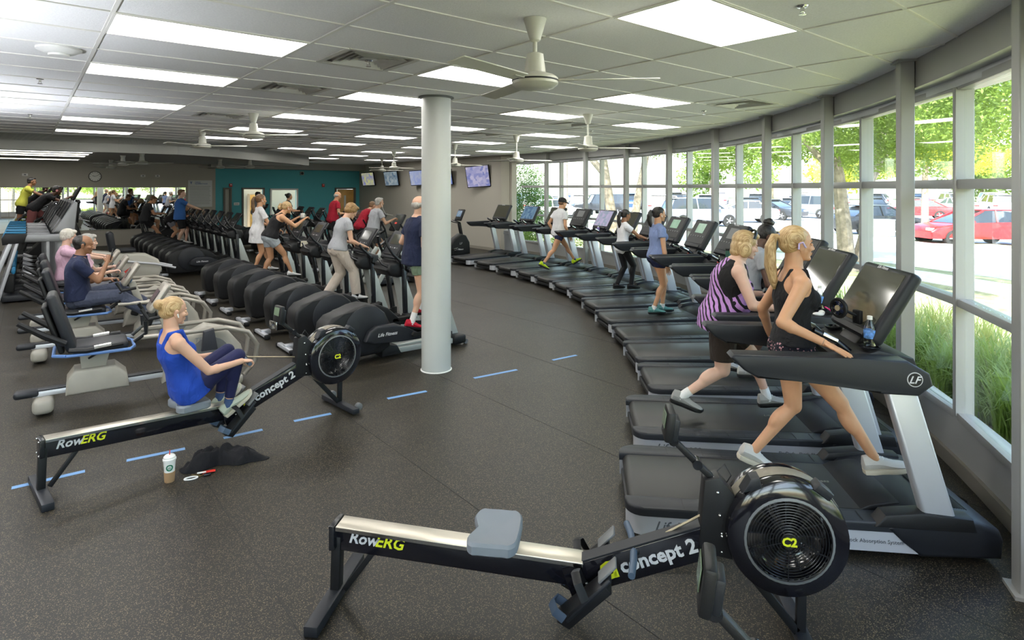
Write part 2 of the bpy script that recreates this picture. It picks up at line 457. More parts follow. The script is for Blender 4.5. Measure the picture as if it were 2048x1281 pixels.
for tt in (2.2, 4.5):
    t_ = thing('office_light', f'lit ceiling panel in the {"meeting room" if tt > 3 else "office"} behind the teal wall', 'ceiling light', Wt(tt, -1.4) + V((0, 0, 2.89)), HV)
    G().box((0, 0, 0), (1.2, .5, .02)).obj('diffuser', mat('office light', (1, 1, 1), .5, emit=(1, .93, .8), es=9), t_)
    G().box((0, 0, .012), (1.26, .56, .02)).obj('frame', gm, t_)
dfm = mat('door frame taupe', (.13, .12, .10), .5)
wood = mat('maple door', (.72, .40, .11), .4, var=.15, vs=3)
for t0, t1, z0, z1, nm, kd in ops:
    o = thing(nm, {0: 'narrow white door at the edge of the teal wall', 1: 'open doorway to the office in the teal wall', 2: 'white framed office window in the teal wall', 3: 'doorway with a maple door in the teal wall'}[kd],
              'window' if kd == 2 else 'door', Wt(t0), HV, kind='structure')
    wd = t1 - t0; fmm = {0: dfm, 1: dfm, 2: white, 3: dfm}[kd]
    G().box((.0, -.02, (z0 + z1) / 2), (.07, .1, z1 - z0)).obj('frame_jamb', fmm, o); G().box((wd, -.02, (z0 + z1) / 2), (.07, .1, z1 - z0)).obj('frame_jamb', fmm, o)
    G().box((wd / 2, -.02, z1), (wd + .07, .1, .07)).obj('frame_head', fmm, o)
    if kd == 2:
        G().box((wd / 2, -.03, z0), (wd + .12, .14, .05)).obj('sill', white, o)
        gl = bpy.data.materials.get('x')
    if kd == 0:
        dl = G().box((wd / 2, .03, 1.08), (wd, .04, 2.1), .005).obj('door_leaf', mat('white door', (.42, .42, .38), .5), o)
        G().tube([(.05, -.01, 1.0), (.05, -.05, 1.0), (.13, -.05, 1.0)], .01).obj('handle', chrome, dl)
    if kd == 3:
        dl = G().box((wd / 2 + .06, .09, 1.06), (wd * .82, .045, 2.1), .004, rot=M.Rotation(R(-6), 3, 'Z')).obj('door_leaf', wood, o)
        G().box((wd / 2 + .02, .075, 1.45), (.09, .05, .75), rot=M.Rotation(R(-6), 3, 'Z')).obj('vision_pane', mat('vision glass', (.7, .72, .7), .1), dl)
        G().tube([(.15, .08, 1.0), (.15, .01, 1.0), (.27, .0, 1.0)], .012).obj('handle', chrome, dl)
# things seen in the openings
t_ = thing('cork_board', 'cork board with a landscape picture and notice seen through the office doorway', 'board', Wt(pxt(485) + .3, -2.55) + V((0, 0, 1.75)), HV)
G().box((0, 0, 0), (.75, .03, .85)).obj('board', mat('cork', (.45, .26, .1), .8), t_)
G().box((.02, -.02, .18), (.45, .01, .35)).obj('picture', screen('landscape print', (.1, .2, .35), (.35, .2, .1), .15, 9), t_)
G().box((.02, -.02, -.2), (.4, .01, .3)).obj('paper', white, t_)
t_ = thing('office_cabinet', 'tall pale cabinet inside the office window', 'cabinet', Wt(2.3, -2.3), HV)
G().box((0, 0, .95), (.8, .4, 1.9), .01).obj('body', mat('cabinet beige', (.42, .34, .22), .5), t_); G().box((-.2, -.21, .95), (.38, .02, 1.8)).obj('door', wood, t_); G().box((.2, -.21, .95), (.38, .02, 1.8)).obj('door', wood, t_)
# TV wall
w0 = V((-.57, 20.6, 0))
wallslab('wall_screens', w0 - U * .9, corner, -.2, 0, ZC, wallg, 'taupe end wall with a row of wall screens')
g = G(); q0 = w0 - U * .6 - W * .05
g.box((q0.x, q0.y, 1.6), (.3, .3, 3.3), .01); tag(g.obj('corner_column', wallg), 'square taupe corner column between screen wall and windows', 'column', kind='structure')
g = G(); q1 = w0 + U * 1.0
a, b = w0 - U * .2, w0 + U * 10.9
g.bar(a - W * .012 + V((0, 0, .05)), b - W * .012 + V((0, 0, .05)), .02, .1)
tag(g.obj('baseboard_screens', mat('cove base', (.28, .26, .22), .6)), 'pale cove base along the screen wall', 'baseboard', kind='structure')
# unseen closing walls
wallslab('wall_left', Wt(-12.1) + V((0, 0, 0)), (-12.5, -4.5, 0), .2, 0, ZC, wallg, 'taupe side wall of the gym')
wallslab('wall_rear', (-12.5, -4.5, 0), arc(17.0, -60), .2, 0, ZC, wallg, 'taupe wall closing the gym')

# mirror
mm_ = mat('mirror', (.86, .88, .87), .01, 1)
ms = tag(thing('wall_mirror_panel', 'm', 'mirror', Wt(-12), HV), 'long wall mirror under the clock reflecting the gym', 'mirror')
tm = 12 + pxt(371)
for k in range(7):
    a = tm - (k + 1) * 1.83; b = tm - k * 1.83
    if b < .1: break
    a = max(a, .02)
    G().box(((a + b) / 2, -.012, 1.415), (b - a - .004, .012, 1.59), .001, 1).obj('mirror_panel', mm_, ms)
G().box((tm / 2, -.012, .61), (tm, .03, .02)).obj('bottom_channel', chrome, ms)

# window wall
glass = bpy.data.materials.new('window glass'); glass.use_nodes = True; t = glass.node_tree; t.nodes.clear()
o_ = t.nodes.new('ShaderNodeOutputMaterial'); mxs = t.nodes.new('ShaderNodeMixShader'); tr = t.nodes.new('ShaderNodeBsdfTransparent'); gs = t.nodes.new('ShaderNodeBsdfGlossy'); fr = t.nodes.new('ShaderNodeLayerWeight'); pw = t.nodes.new('ShaderNodeMath'); pw.operation = 'POWER'; pw.inputs[1].default_value = 4; ma = t.nodes.new('ShaderNodeMath'); ma.operation = 'MULTIPLY_ADD'; ma.inputs[1].default_value = .5; ma.inputs[2].default_value = .035
tr.inputs[0].default_value = (.93, .96, .94, 1); gs.inputs['Roughness'].default_value = .01
t.links.new(fr.outputs['Facing'], pw.inputs[0]); t.links.new(pw.outputs[0], ma.inputs[0]); t.links.new(ma.outputs[0], mxs.inputs[0]); t.links.new(tr.outputs[0], mxs.inputs[1]); t.links.new(gs.outputs[0], mxs.inputs[2]); t.links.new(mxs.outputs[0], o_.inputs[0])
RG = 17.05
ZT, ZM, ZB, ZH = 2.235, 1.31, .42, 3.0
def rad_box(g, rad, deg, z0, z1, dr, dw, bev=0):
    q = arc(rad, deg); g.box((q.x, q.y, (z0 + z1) / 2), (dr, dw, z1 - z0), bev, 1, M.Rotation(R(deg), 3, 'Z'))
    return g
nwin = 0
for k in range(-9, 6):
    a0 = 6.82 * k - .4 - 1.5; a1 = a0 + 6.82
    nwin += 1; nm = f'window_{nwin}'
    lab = f'full height window bay, {ORD[nwin - 7]} bay of the curved glass wall counted from the near post' if nwin >= 7 else f'full height window bay beyond the near post, {ORD[nwin - 1]} from the rear wall'
    q = arc(RG, a0); o = thing(nm, lab, 'window', (0, 0, 0), 0, kind='structure')
    rad_box(G(), RG, a0, ZB, ZH, .13, .05, .004).obj('mullion', framem, o)
    rad_box(G(), RG + .01, a0 + .22, ZB, ZH, .06, .05, .002).obj('mullion_stop', framel, o)
    p0, p1 = arc(RG, a0 + .1), arc(RG, a1 - .05)
    for z, hh, n in ((ZT, .075, 'transom'), (ZM, .06, 'transom'), (ZB, .06, 'sill'), (ZH, .06, 'head_frame')):
        G().bar(p0 + V((0, 0, z)), p1 + V((0, 0, z)), .10, hh, .003).obj(n, framem, o)
    for z0, z1 in ((ZB, ZM), (ZM, ZT), (ZT, ZH)):
        G().bar(p0 + V((0, 0, (z0 + z1) / 2)), p1 + V((0, 0, (z0 + z1) / 2)), .012, z1 - z0 - .06).obj('pane', glass, o)
def arcband(r0, r1, z0, z1, a0, a1, step=1.25):
    n = int((a1 - a0) / step); g = G()
    rings = [[arc(r0, a0 + (a1 - a0) * i / n, z0), arc(r1, a0 + (a1 - a0) * i / n, z0), arc(r1, a0 + (a1 - a0) * i / n, z1), arc(r0, a0 + (a1 - a0) * i / n, z1)] for i in range(n + 1)]
    return g.loft(rings)
tag(arcband(16.86, 17.12, 3.06, ZC + .03, -61, 41).obj('trim_1', framem), 'curved grey header beam above the windows', 'trim', kind='structure')
tag(arcband(16.98, 17.14, 2.99, 3.07, -61, 41).obj('trim_2', framel), 'slim grey window head strip', 'trim', kind='structure')
tag(arcband(17.0, 17.14, .1, .42, -61, 41).obj('wall_sill', framem), 'low grey apron wall below the windows', 'wall', kind='structure')
tag(arcband(16.97, 17.0, .0, .11, -61, 41).obj('baseboard_windows', mat('base strip', (.22, .20, .17), .6)), 'taupe base strip below the windows', 'baseboard', kind='structure')
tag(arcband(17.14, 17.9, ZC - .1, ZC + .35, -61, 41).obj('added_eave', framem), 'added grey eave outside that keeps sun off the windows', 'roof', kind='structure')  # overhang added to keep direct sun out of the room
np_ = 0
for k in range(-8, 6):
    deg = 6.82 * k - .4; np_ += 1
    q = arc(16.8, deg)
    lab = f'square grey steel post in front of the glass, {ORD[np_ - 7]} counted from the near one' if np_ >= 7 else f'square grey steel post beyond the near one, {ORD[np_ - 1]} from the rear'
    o = thing('steel_post', lab, 'post', q, R(deg), kind='structure')
    G().box((0, 0, ZC / 2), (.11, .11, ZC), .006, 1).obj('shaft', framem, o); G().box((0, 0, ZC - .01), (.17, .17, .02)).obj('top_plate', framem, o); G().box((0, 0, .01), (.17, .17, .02)).obj('base_plate', framem, o)
# round column
colm = mat('column paint', (.50, .52, .50), .38)
o = thing('column', 'round pale grey column in the middle of the gym', 'column', (-.92, 7.2, 0), 0, kind='structure')
G().lathe([(.178, 0), (.178, ZC)], n=40).obj('shaft', colm, o); G().lathe([(.178, ZC - .02), (.215, ZC - .012), (.215, ZC)], n=40).obj('collar', mgr, o); G().lathe([(.19, 0), (.19, .006), (.178, .012)], n=40).obj('sealant_ring', white, o)
# ================================================================== MACHINES (each drawn heading +x from its rear centre)
def text_part(s, size, m, parent, loc, face='-y', shear=0, off=0, tilt=0, name='lettering', sx=1.0):
    me = text_mesh(s, size, m, shear, off, sx=sx)
    rot = {'-y': M.Rotation(R(90), 4, 'X'), '+y': M.Rotation(R(180), 4, 'Z') @ M.Rotation(R(90), 4, 'X'), 'z': M.Identity(4), '-x': M.Rotation(R(-90), 4, 'Z') @ M.Rotation(R(90), 4, 'X')}[face]
    if tilt: rot = M.Rotation(R(-tilt), 4, 'Y') @ rot
    o = link(name, me, parent); o.matrix_local = M.Translation(loc) @ rot
    return o
def make_treadmill():
    t = thing('treadmill', 't', 'treadmill', group='treadmills facing the windows')
    for sy in (-1, 1):
        def plan(g, z0, z1, xo, yo, yi, x1, z2=None):
            o_ = [(x, sy * y) for x, y in [(xo, yi), (xo, yo - .11)] + [(xo + .11 - .11 * math.cos(R(q)), yo - .11 + .11 * math.sin(R(q))) for q in (15, 30, 45, 60, 75, 90)] + [(x1, yo), (x1, yi)]]
            return g.slab(o_, z0, z1)
        sf = plan(G(), .05, .168, .0, .45, .33, 1.78).obj('side_frame', sil, t)
        if sy < 0:
            text_part('LifeFitness', .082, logo_g, sf, (.17, -.4515, .085), shear=.35, off=.001)
            text_part('FlexDeck', .032, logo_g, sf, (1.12, -.4515, .10), off=.0006); text_part('Shock Absorption System', .032, logo_g, sf, (1.275, -.4515, .10))
        g = plan(G(), .17, .222, -.005, .455, .30, 1.62); bmesh.ops.bevel(g.bm, geom=[e for e in g.bm.edges if min(v.co.z for v in e.verts) > .22], offset=.014, segments=3, affect='EDGES', profile=.5); g.obj('foot_rail', dgr, t)
        g = G()
        for k in range(9): g.box((.35 + k * .13, sy * .38, .2225), (.004, .10, .003))
        g.obj('traction_strip', blk, t)['kind'] = 'stuff'
    belt_o = G().prism(arcpts(.07, .165, .05, 270, 90, 8)[::1] + [(1.62, .222), (1.62, .115)], -.30, .30, .003).obj('belt', belt, t)
    text_part('Life Fitness', .05, mat('belt print', (.16, .155, .13), .5), belt_o, (1.15, .02, .2225), 'z', shear=.3, off=.0008)
    G().box((.06, 0, .09), (.10, .60, .05), .01).obj('rear_roller_guard', blk, t)
    g = G().prism([(1.50, .19), (1.56, .245), (1.74, .285), (2.02, .26), (2.13, .215), (2.15, .16), (2.14, .05), (1.70, .03), (1.60, .12)], -.46, .46, .03, 3)
    hood = g.obj('motor_hood', dgr, t)
    g = G()
    for k in range(14): g.box((1.86 + k * .013, 0, .281 - k * .0018), (.005, .62, .006))
    g.obj('vent_slot', blk, hood)
    G().prism([(1.40, .205), (1.48, .245), (1.60, .272), (1.66, .272), (1.66, .20)], -.30, .30, .01).obj('belt_shroud', blk, t)
    for sy in (-1, 1):
        G().prism([(1.44, .2), (1.5, .275), (1.7, .30), (1.98, .28), (2.0, .2)], min(sy * .36, sy * .47), max(sy * .36, sy * .47), .015).obj('upright_foot', blk, t)
        g = G().prism([(1.72, .26), (1.90, .26), (1.67, 1.05), (1.50, 1.05)], min(sy * .375, sy * .455), max(sy * .375, sy * .455), .022, 3)
        g.obj('upright', silp if 0 else sil, t)
        pr = [(.62, 1.175), (.70, 1.10), (.78, 1.055), (1.30, 1.035), (1.47, .99), (1.68, .985), (1.76, 1.05), (1.74, 1.12), (1.62, 1.19), (1.3, 1.195), (.64, 1.195)]
        ar = G().prism(pr, min(sy * .34, sy * .475), max(sy * .34, sy * .475), .016, 3).obj('handrail_arm', dgr, t)
        if sy < 0:
            G().lathe([(.043, 0), (.043, .004)], (1.655, -.479, 1.085), 'Y', 24).obj('badge', logo_w, ar)
            G().lathe([(.038, 0), (.038, .004)], (1.655, -.481, 1.085), 'Y', 24).obj('badge_disc', blk, ar)
            text_part('LF', .06, logo_w, ar, (1.618, -.4835, 1.065), shear=.4, off=.001)
    deck = G().prism([(1.34, 1.12), (1.37, 1.16), (1.52, 1.215), (1.72, 1.17), (1.76, 1.08), (1.70, 1.02), (1.46, 1.06)], -.345, .345, .012).obj('console_deck', blk, t)
    for sy in (-1, 1):
        G().lathe([(.05, 1.205), (.062, 1.222), (.048, 1.224), (.042, 1.20)], (1.50, sy * .27, 0), 'Z', 20).obj('cup_holder', blks, t)
    G().box((1.40, 0, 1.17), (.10, .20, .01), .003).obj('tray', dgr, t)
    st = G().lathe([(.022, -.006), (.026, .012), (.018, .022)], (1.38, -.13, 1.165), 'Z', 14).obj('stop_button', red, t)
    for sy in (-1, 1):
        G().tube([(1.42, sy * .20, 1.15), (1.34, sy * .19, 1.22), (1.20, sy * .18, 1.29)], [.026, .024, .022], 10).obj('grip_bar', blks, t)
        G().tube([(1.335, sy * .19, 1.227), (1.25, sy * .185, 1.268)], .027, 10).obj('pulse_sensor', chrome, t)
    rot = M.Rotation(R(-28), 3, 'Y').inverted()
    g = G().prism([(1.47, 1.19), (1.60, 1.16), (1.72, 1.36), (1.62, 1.38)], -.13, .13, .015).obj('console_neck', blk, t)
    cc = V((1.64, 0, 1.455)); tilt = M.Rotation(R(30), 3, 'Y')
    con = G().box(cc, (.085, .62, .50), .03, 3, tilt).obj('console', dgr, t)
    n_ = tilt @ V((-1, 0, 0)); upv = tilt @ V((0, 0, 1))
    G().box(cc + n_ * .043 + upv * .02, (.006, .54, .39), .004, 1, tilt).obj('screen', screen_off, con)
    G().box(cc + n_ * .043 - upv * .215, (.02, .44, .045), .005, 1, tilt).obj('reading_ledge', blk, con)
    o = link('lettering', text_mesh('Life Fitness', .030, logo_w, .3, .0005), con)
    o.matrix_local = M.Translation(cc + n_ * .046 + upv * .2185 + V((0, .09, 0))) @ (tilt.to_4x4() @ (M.Rotation(R(-90), 4, 'Z') @ M.Rotation(R(90), 4, 'X')))
    return t
TREADS = [(-1.51, 16.83, 42), (-.79, 15.77, 38), (-.21, 14.8, 33), (.27, 13.9, 29), (.66, 13.04, 25), (.98, 12.15, 21), (1.22, 11.24, 17), (1.32, 10.24, 13),
          (1.39, 9.2, 9), (1.47, 8.2, 5), (1.44, 7.28, 1.5), (1.39, 6.3, -3), (1.04, 5.25, -6), (.77, 4.14, -7)]
notes = ['farthest treadmill of the window row, by the trash can', 'second treadmill from the far end, screen showing a menu', 'third treadmill from the far end, behind the man in the black cap', 'treadmill under the man in yellow shoes',
         'treadmill with a small purple bottle on its deck', 'empty treadmill just nearer than the purple bottle one', 'treadmill under the girl in black leggings', 'empty treadmill just nearer than the girl in black leggings',
         'treadmill under the woman in navy shorts', 'empty treadmill just nearer than the woman in navy shorts', 'empty treadmill with a phone on its dark screen', 'treadmill under the woman with a dark bun',
         'treadmill under the woman in the zebra striped top', 'nearest treadmill, under the blonde woman in the black tank top']
proto = make_treadmill(); TM = []
for k, (x, y, h) in enumerate(TREADS):
    TM.append(place(proto, k == 0, (x, y, 0), R(h), notes[k]))
def child(o, nm): return [c for c in o.children if c.name.split('.')[0] == nm][0]
for k in (1, 4):
    remat(child(child(TM[k], 'console'), 'screen'), screen('tv menu' if k == 1 else 'tv purple', (.03, .06, .11) if k == 1 else (.13, .16, .2), (.10, .16, .2) if k == 1 else (.3, .22, .35), .8, 12))
def at(i, x, y, z, L=None):      # point in the frame of treadmill i
    X, Y, h = TREADS[i]; a = R(h); return V((X + x * math.cos(a) - y * math.sin(a), Y + x * math.sin(a) + y * math.cos(a), z))
# smaller inner displays on the older consoles
for k in (3, 6, 7, 8, 9, 11):
    con = child(TM[k], 'console'); tilt = M.Rotation(R(30), 3, 'Y'); cc = V((1.64, 0, 1.455)); n_ = tilt @ V((-1, 0, 0)); upv = tilt @ V((0, 0, 1))
    remat(child(con, 'screen'), blk)
    G().box(cc + n_ * .049 + upv * .09, (.004, .26, .17), .002, 1, tilt).obj('inner_display', scr_grn if k in (7, 8, 11) else mgr, con)
    for j in range(6): G().box(cc + n_ * .049 - upv * .05 + V((0, -.2 + j * .08, 0)), (.004, .035, .02), .002, 1, tilt).obj('key', mgr, con)

def make_elliptical():
    t = thing('elliptical_trainer', 't', 'elliptical', group='elliptical trainers')
    f = G().box((-.02, 0, .045), (.07, .50, .05), .015).obj('rear_foot', sil, t)
    for sy in (-1, 1): G().box((-.02, sy * .26, .035), (.085, .06, .07), .02).obj('foot_cap', blk, f)
    G().box((.03, 0, .06), (.14, .10, .06), .01).obj('foot_bracket', sil, t)
    pr = [(.08, .12), (.04, .42), (.06, .54), (.14, .62), (.28, .655), (.44, .715), (.58, .735), (.72, .70), (.84, .60), (.91, .46), (.92, .16), (.80, .09), (.16, .08)]
    dr = G().prism(pr, -.175, .175, .045, 4).obj('drive_housing', blk, t)
    for sy in (-1, 1):
        G().lathe([(.29, 0), (.29, sy * .012), (.277, sy * .022), (.05, sy * .024)], (.57, sy * .176, .43), 'Y', 36).obj('crank_disc', dgr, t)
    # long covers over the pedal arms (opposite phases)
    for sy, ph in ((-1, 0), (1, .17)):
        a = [(.50, .30 + ph), (.56, .42 + ph), (.66, .475 + ph), (.92, .47 + ph), (1.08, .40 + ph), (1.28, .30 + ph * .5), (1.28, .22 + ph * .5), (1.0, .235 + ph * .7), (.62, .25 + ph)]
        ac = G().prism(a, min(sy * .205, sy * .31), max(sy * .205, sy * .31), .03, 3).obj('pedal_arm_cover', dgr if sy < 0 else blk, t)
        G().bar((1.2, sy * .28, .26 + ph * .5), (1.78, sy * .28, .22 + ph * .3), .045, .05, .01).obj('pedal_arm', blk, t)
        pd = G().prism([(1.13, .30 + ph * .5), (1.16, .34 + ph * .5), (1.22, .315 + ph * .5), (1.42, .315 + ph * .5), (1.52, .35 + ph * .5), (1.53, .29 + ph * .5), (1.15, .27 + ph * .5)], sy * .28 - .075, sy * .28 + .075, .012).obj('pedal', rub, t)
        if sy < 0: text_part('Life Fitness', .06, logo_w, ac, (.66, -.313, .34), shear=.3, off=.001)
    G().prism([(.86, .04), (2.0, .05), (2.0, .12), (.86, .13)], -.05, .05, .01).obj('base_rail', silp, t)
    G().prism([(.80, .03), (1.1, .03), (1.02, .15), (.80, .20)], -.16, .16, .02).obj('rail_joint', blk, t)
    for sy in (-1, 1): G().bar((.9, sy * .12, .08), (1.95, sy * .20, .085), .05, .07, .01).obj('side_rail', silp, t)
    G().prism([(1.80, .12), (2.02, .12), (1.70, 1.0), (1.60, 1.0)], -.12, .12, .02, taper=1).obj('front_leg', silp, t)
    G().box((1.95, 0, .09), (.22, .5, .13), .04, 3).obj('front_foot', blk, t)
    for sy in (-1, 1): G().lathe([(.035, 0), (.035, .04)], (2.08, sy * .2, .035), 'Y', 14).obj('transport_wheel', mgr, t)
    for sy, dx in ((-1, -.05), (1, .05)):
        G().bar((1.70 + dx, sy * .28, .24), (1.62, sy * .28, 1.0), .05, .07, .012).obj('swing_arm', blks, t)
        G().box((1.70 + dx, sy * .28, .26), (.10, .08, .16), .02).obj('arm_knuckle', blk, t)
        gr = G().tube([(1.62, sy * .27, .98), (1.58, sy * .28, 1.10), (1.50 + dx, sy * .27, 1.22), (1.42 + dx, sy * .24, 1.36), (1.40 + dx, sy * .22, 1.46)], [.03, .026, .022, .021, .021], 10).obj('moving_handle', blks, t)
    G().prism([(1.36, .99), (1.42, .90), (1.56, .86), (1.74, .88), (1.80, .98), (1.76, 1.10), (1.60, 1.14), (1.40, 1.08)], -.25, .25, .06, 4).obj('mast_shroud', blk, t)
    for sy in (-1, 1): G().tube([(1.42, sy * .22, 1.02), (1.32, sy * .17, 1.08), (1.30, sy * .10, 1.16)], .018, 8).obj('fixed_handle', blks, t)
    cc = V((1.64, 0, 1.33)); tilt = M.Rotation(R(32), 3, 'Y'); n_ = tilt @ V((-1, 0, 0)); upv = tilt @ V((0, 0, 1))
    con = G().box(cc, (.06, .44, .46), .02, 3, tilt).obj('console', dgr, t)
    G().box(cc + n_ * .031 + upv * .08, (.004, .28, .17), .003, 1, tilt).obj('screen', mat('console glass', (.05, .06, .05), .12), con)
    for sy in (-1, 1): G().tube([cc + tilt @ V(q) for q in ((.0, sy * .24, -.22), (-.02, sy * .255, 0), (.0, sy * .24, .22))], .016, 8).obj('console_rim', blks, con)
    for j in range(5): G().box(cc + n_ * .031 - upv * .06 + V((0, -.14 + j * .07, 0)), (.004, .035, .018), .002, 1, tilt).obj('key', logo_w if j in (1, 3) else mgr, con)
    G().box(cc + n_ * .035 - upv * .17, (.03, .30, .03), .006, 1, tilt).obj('reading_ledge', blk, con)
    return t
EL = []
ep = make_elliptical()
enote = ['nearest elliptical trainer, under the man in red shoes', 'empty elliptical trainer just behind the nearest one', 'elliptical trainer under the woman in beige trousers', 'empty elliptical trainer beyond the woman in beige trousers',
         'empty elliptical trainer nearer than the woman in grey shorts', 'elliptical trainer under the woman in grey shorts', 'elliptical trainer under the girl in the long white tee']
E_ORG = V((-2.41, 7.18, 0)) + uv(0, .04)
def epos(k): return E_ORG + U * (1.04 * k)
for k in range(7): EL.append(place(ep, k == 0, epos(k), R(39.5), enote[k]))
FORG = V((-8.55, 14.55, 0)); FL = []
for k in range(8):
    lab = {5: 'far row elliptical trainer under the man in the blue tee', 6: 'far row elliptical trainer under the hunched blonde woman'}.get(k, f'far row elliptical trainer, {ORD[k]} from its near end with an unused console')
    FL.append(place(ep, False, FORG + U * (.9 * k), R(39.5), lab)); FL[-1]['group'] = 'elliptical trainers in the far row'
# third row against the teal wall
R3 = V((-4.07, 16.4, 0)) - W * 1.35
for k in (0, 1, 2, 3, 4, 5, 6, 8, 10):
    lab = {0: 'back row elliptical trainer under the person in dark red', 2: 'back row elliptical trainer under the bald man in red', 6: 'back row elliptical trainer under the woman in a black tee', 10: 'back row elliptical trainer under the person in grey by the office door'}.get(k, f'back row elliptical trainer without a user, {ORD[k]} from the screen wall end')
    place(ep, False, R3 + U * k, R(39.5), lab)['group'] = 'elliptical trainers in the back row'
# second row: running machines with slanted silver legs
def make_runner():
    t = thing('arc_trainer', 't', 'cross trainer', group='cross trainers with slanted silver legs')
    G().box((.95, 0, .09), (1.5, .62, .10), .02).obj('base', dgr, t)
    G().box((.85, 0, .15), (1.35, .46, .03), .01).obj('deck', belt, t)
    for sy in (-1, 1):
        G().bar((.12, sy * .34, .03), (.62, sy * .34, .78), .06, .09, .01).obj('slanted_leg', silp, t)
        G().bar((1.35, sy * .34, .1), (.66, sy * .34, .78), .06, .08, .01).obj('brace', silp, t)
        G().tube([(.66, sy * .34, .78), (1.0, sy * .36, 1.02), (1.2, sy * .34, 1.12)], .03, 8).obj('side_rail', blks, t)
        G().tube([(1.25, sy * .27, .8), (1.15, sy * .27, 1.15), (1.02, sy * .25, 1.35)], .022, 8).obj('moving_handle', blks, t)
        G().box((.9, sy * .2, .27 + .06 * sy), (.38, .15, .04), .01).obj('pedal', rub, t)
    G().prism([(1.3, .12), (1.65, .12), (1.45, 1.05), (1.3, 1.05)], -.15, .15, .03).obj('mast', blk, t)
    G().prism([(1.5, .1), (1.95, .08), (1.9, .42), (1.72, .56), (1.5, .5)], -.26, .26, .05).obj('flywheel_housing', blk, t)
    cc = V((1.36, 0, 1.32)); tilt = M.Rotation(R(30), 3, 'Y'); n_ = tilt @ V((-1, 0, 0)); upv = tilt @ V((0, 0, 1))
    con = G().box(cc, (.07, .44, .48), .03, 3, tilt).obj('console', blk, t)
    G().box(cc + n_ * .036 + upv * .1, (.004, .3, .2), .003, 1, tilt).obj('screen', mat('console glass', (0, 0, 0)), con)
    G().box(cc + n_ * .038 - upv * .03, (.004, .10, .05), .002, 1, tilt).obj('led_display', mat('red led', (.3, .02, .01), .4, emit=(1, .05, .02), es=.3), con)
    return t
ar = make_runner(); R2 = V((-3.3, 13.3, 0))
for k in range(3): place(ar, k == 0, R2 + U * (1.0 * k), R(39.5), 'cross trainer with slanted silver legs under the man with white earphones' if k == 1 else f'unused cross trainer with slanted silver legs, {ORD[k]} from the column side')
def make_bike(nm, lab, loc, h):
    t = thing(nm, lab, 'exercise bike', loc, h)
    G().box((.05, 0, .04), (.08, .52, .07), .02).obj('rear_foot', blk, t); G().box((1.12, 0, .04), (.08, .52, .07), .02).obj('front_foot', blk, t)
    G().bar((.05, 0, .09), (1.12, 0, .09), .08, .08, .02).obj('base_rail', silp, t)
    hs = G().prism([(.42, .10), (.46, .40), (.62, .62), (.85, .78), (1.05, .72), (1.18, .5), (1.2, .14)], -.14, .14, .05, 3).obj('drive_housing', blk, t)
    text_part('Life Fitness', .07, logo_w, hs, (.62, -.143, .28), shear=.3, off=.001); text_part('LF', .09, logo_w, hs, (.8, -.143, .45), shear=.3)
    G().bar((.40, 0, .2), (.22, 0, .95), .06, .09, .015).obj('seat_post', blks, t)
    G().ell((.20, 0, .99), (.14, .11, .045)).obj('saddle', blk, t)
    for sy in (-1, 1):
        G().bar((.72, sy * .17, .36), (.72 + sy * .13, sy * .17, .28 - sy * .05), .02, .03).obj('crank', chrome, t); G().box((.72 + sy * .14, sy * .21, .27 - sy * .05), (.11, .09, .03), .01).obj('pedal', rub, t)
    G().bar((.95, 0, .7), (.86, 0, 1.12), .08, .1, .02).obj('mast', blk, t)
    G().tube([(.86, 0, 1.1), (.78, -.2, 1.13), (.62, -.24, 1.18), (.52, -.2, 1.22)], .018, 8).tube([(.86, 0, 1.1), (.78, .2, 1.13), (.62, .24, 1.18), (.52, .2, 1.22)], .018, 8).obj('handlebar', blks, t)
    cc = V((.90, 0, 1.35)); tilt = M.Rotation(R(25), 3, 'Y'); n_ = tilt @ V((-1, 0, 0))
    con = G().box(cc, (.06, .36, .38), .02, 3, tilt).obj('console', blk, t); G().box(cc + n_ * .031 + V((0, 0, .03)), (.004, .27, .2), .003, 1, tilt).obj('screen', scr_on, con)
    return t
make_bike('upright_bike', 'black upright bike with lit screen beside the trash can', (-2.35, 17.9, 0), R(35))
make_bike('upright_bike', 'upright bike by the mirror under the man in a grey tee', V((-12.85, 20.35, 0)), R(39))
make_bike('upright_bike', 'unused upright bike next to the mirror wall', V((-13.6, 21.3, 0)), R(39))

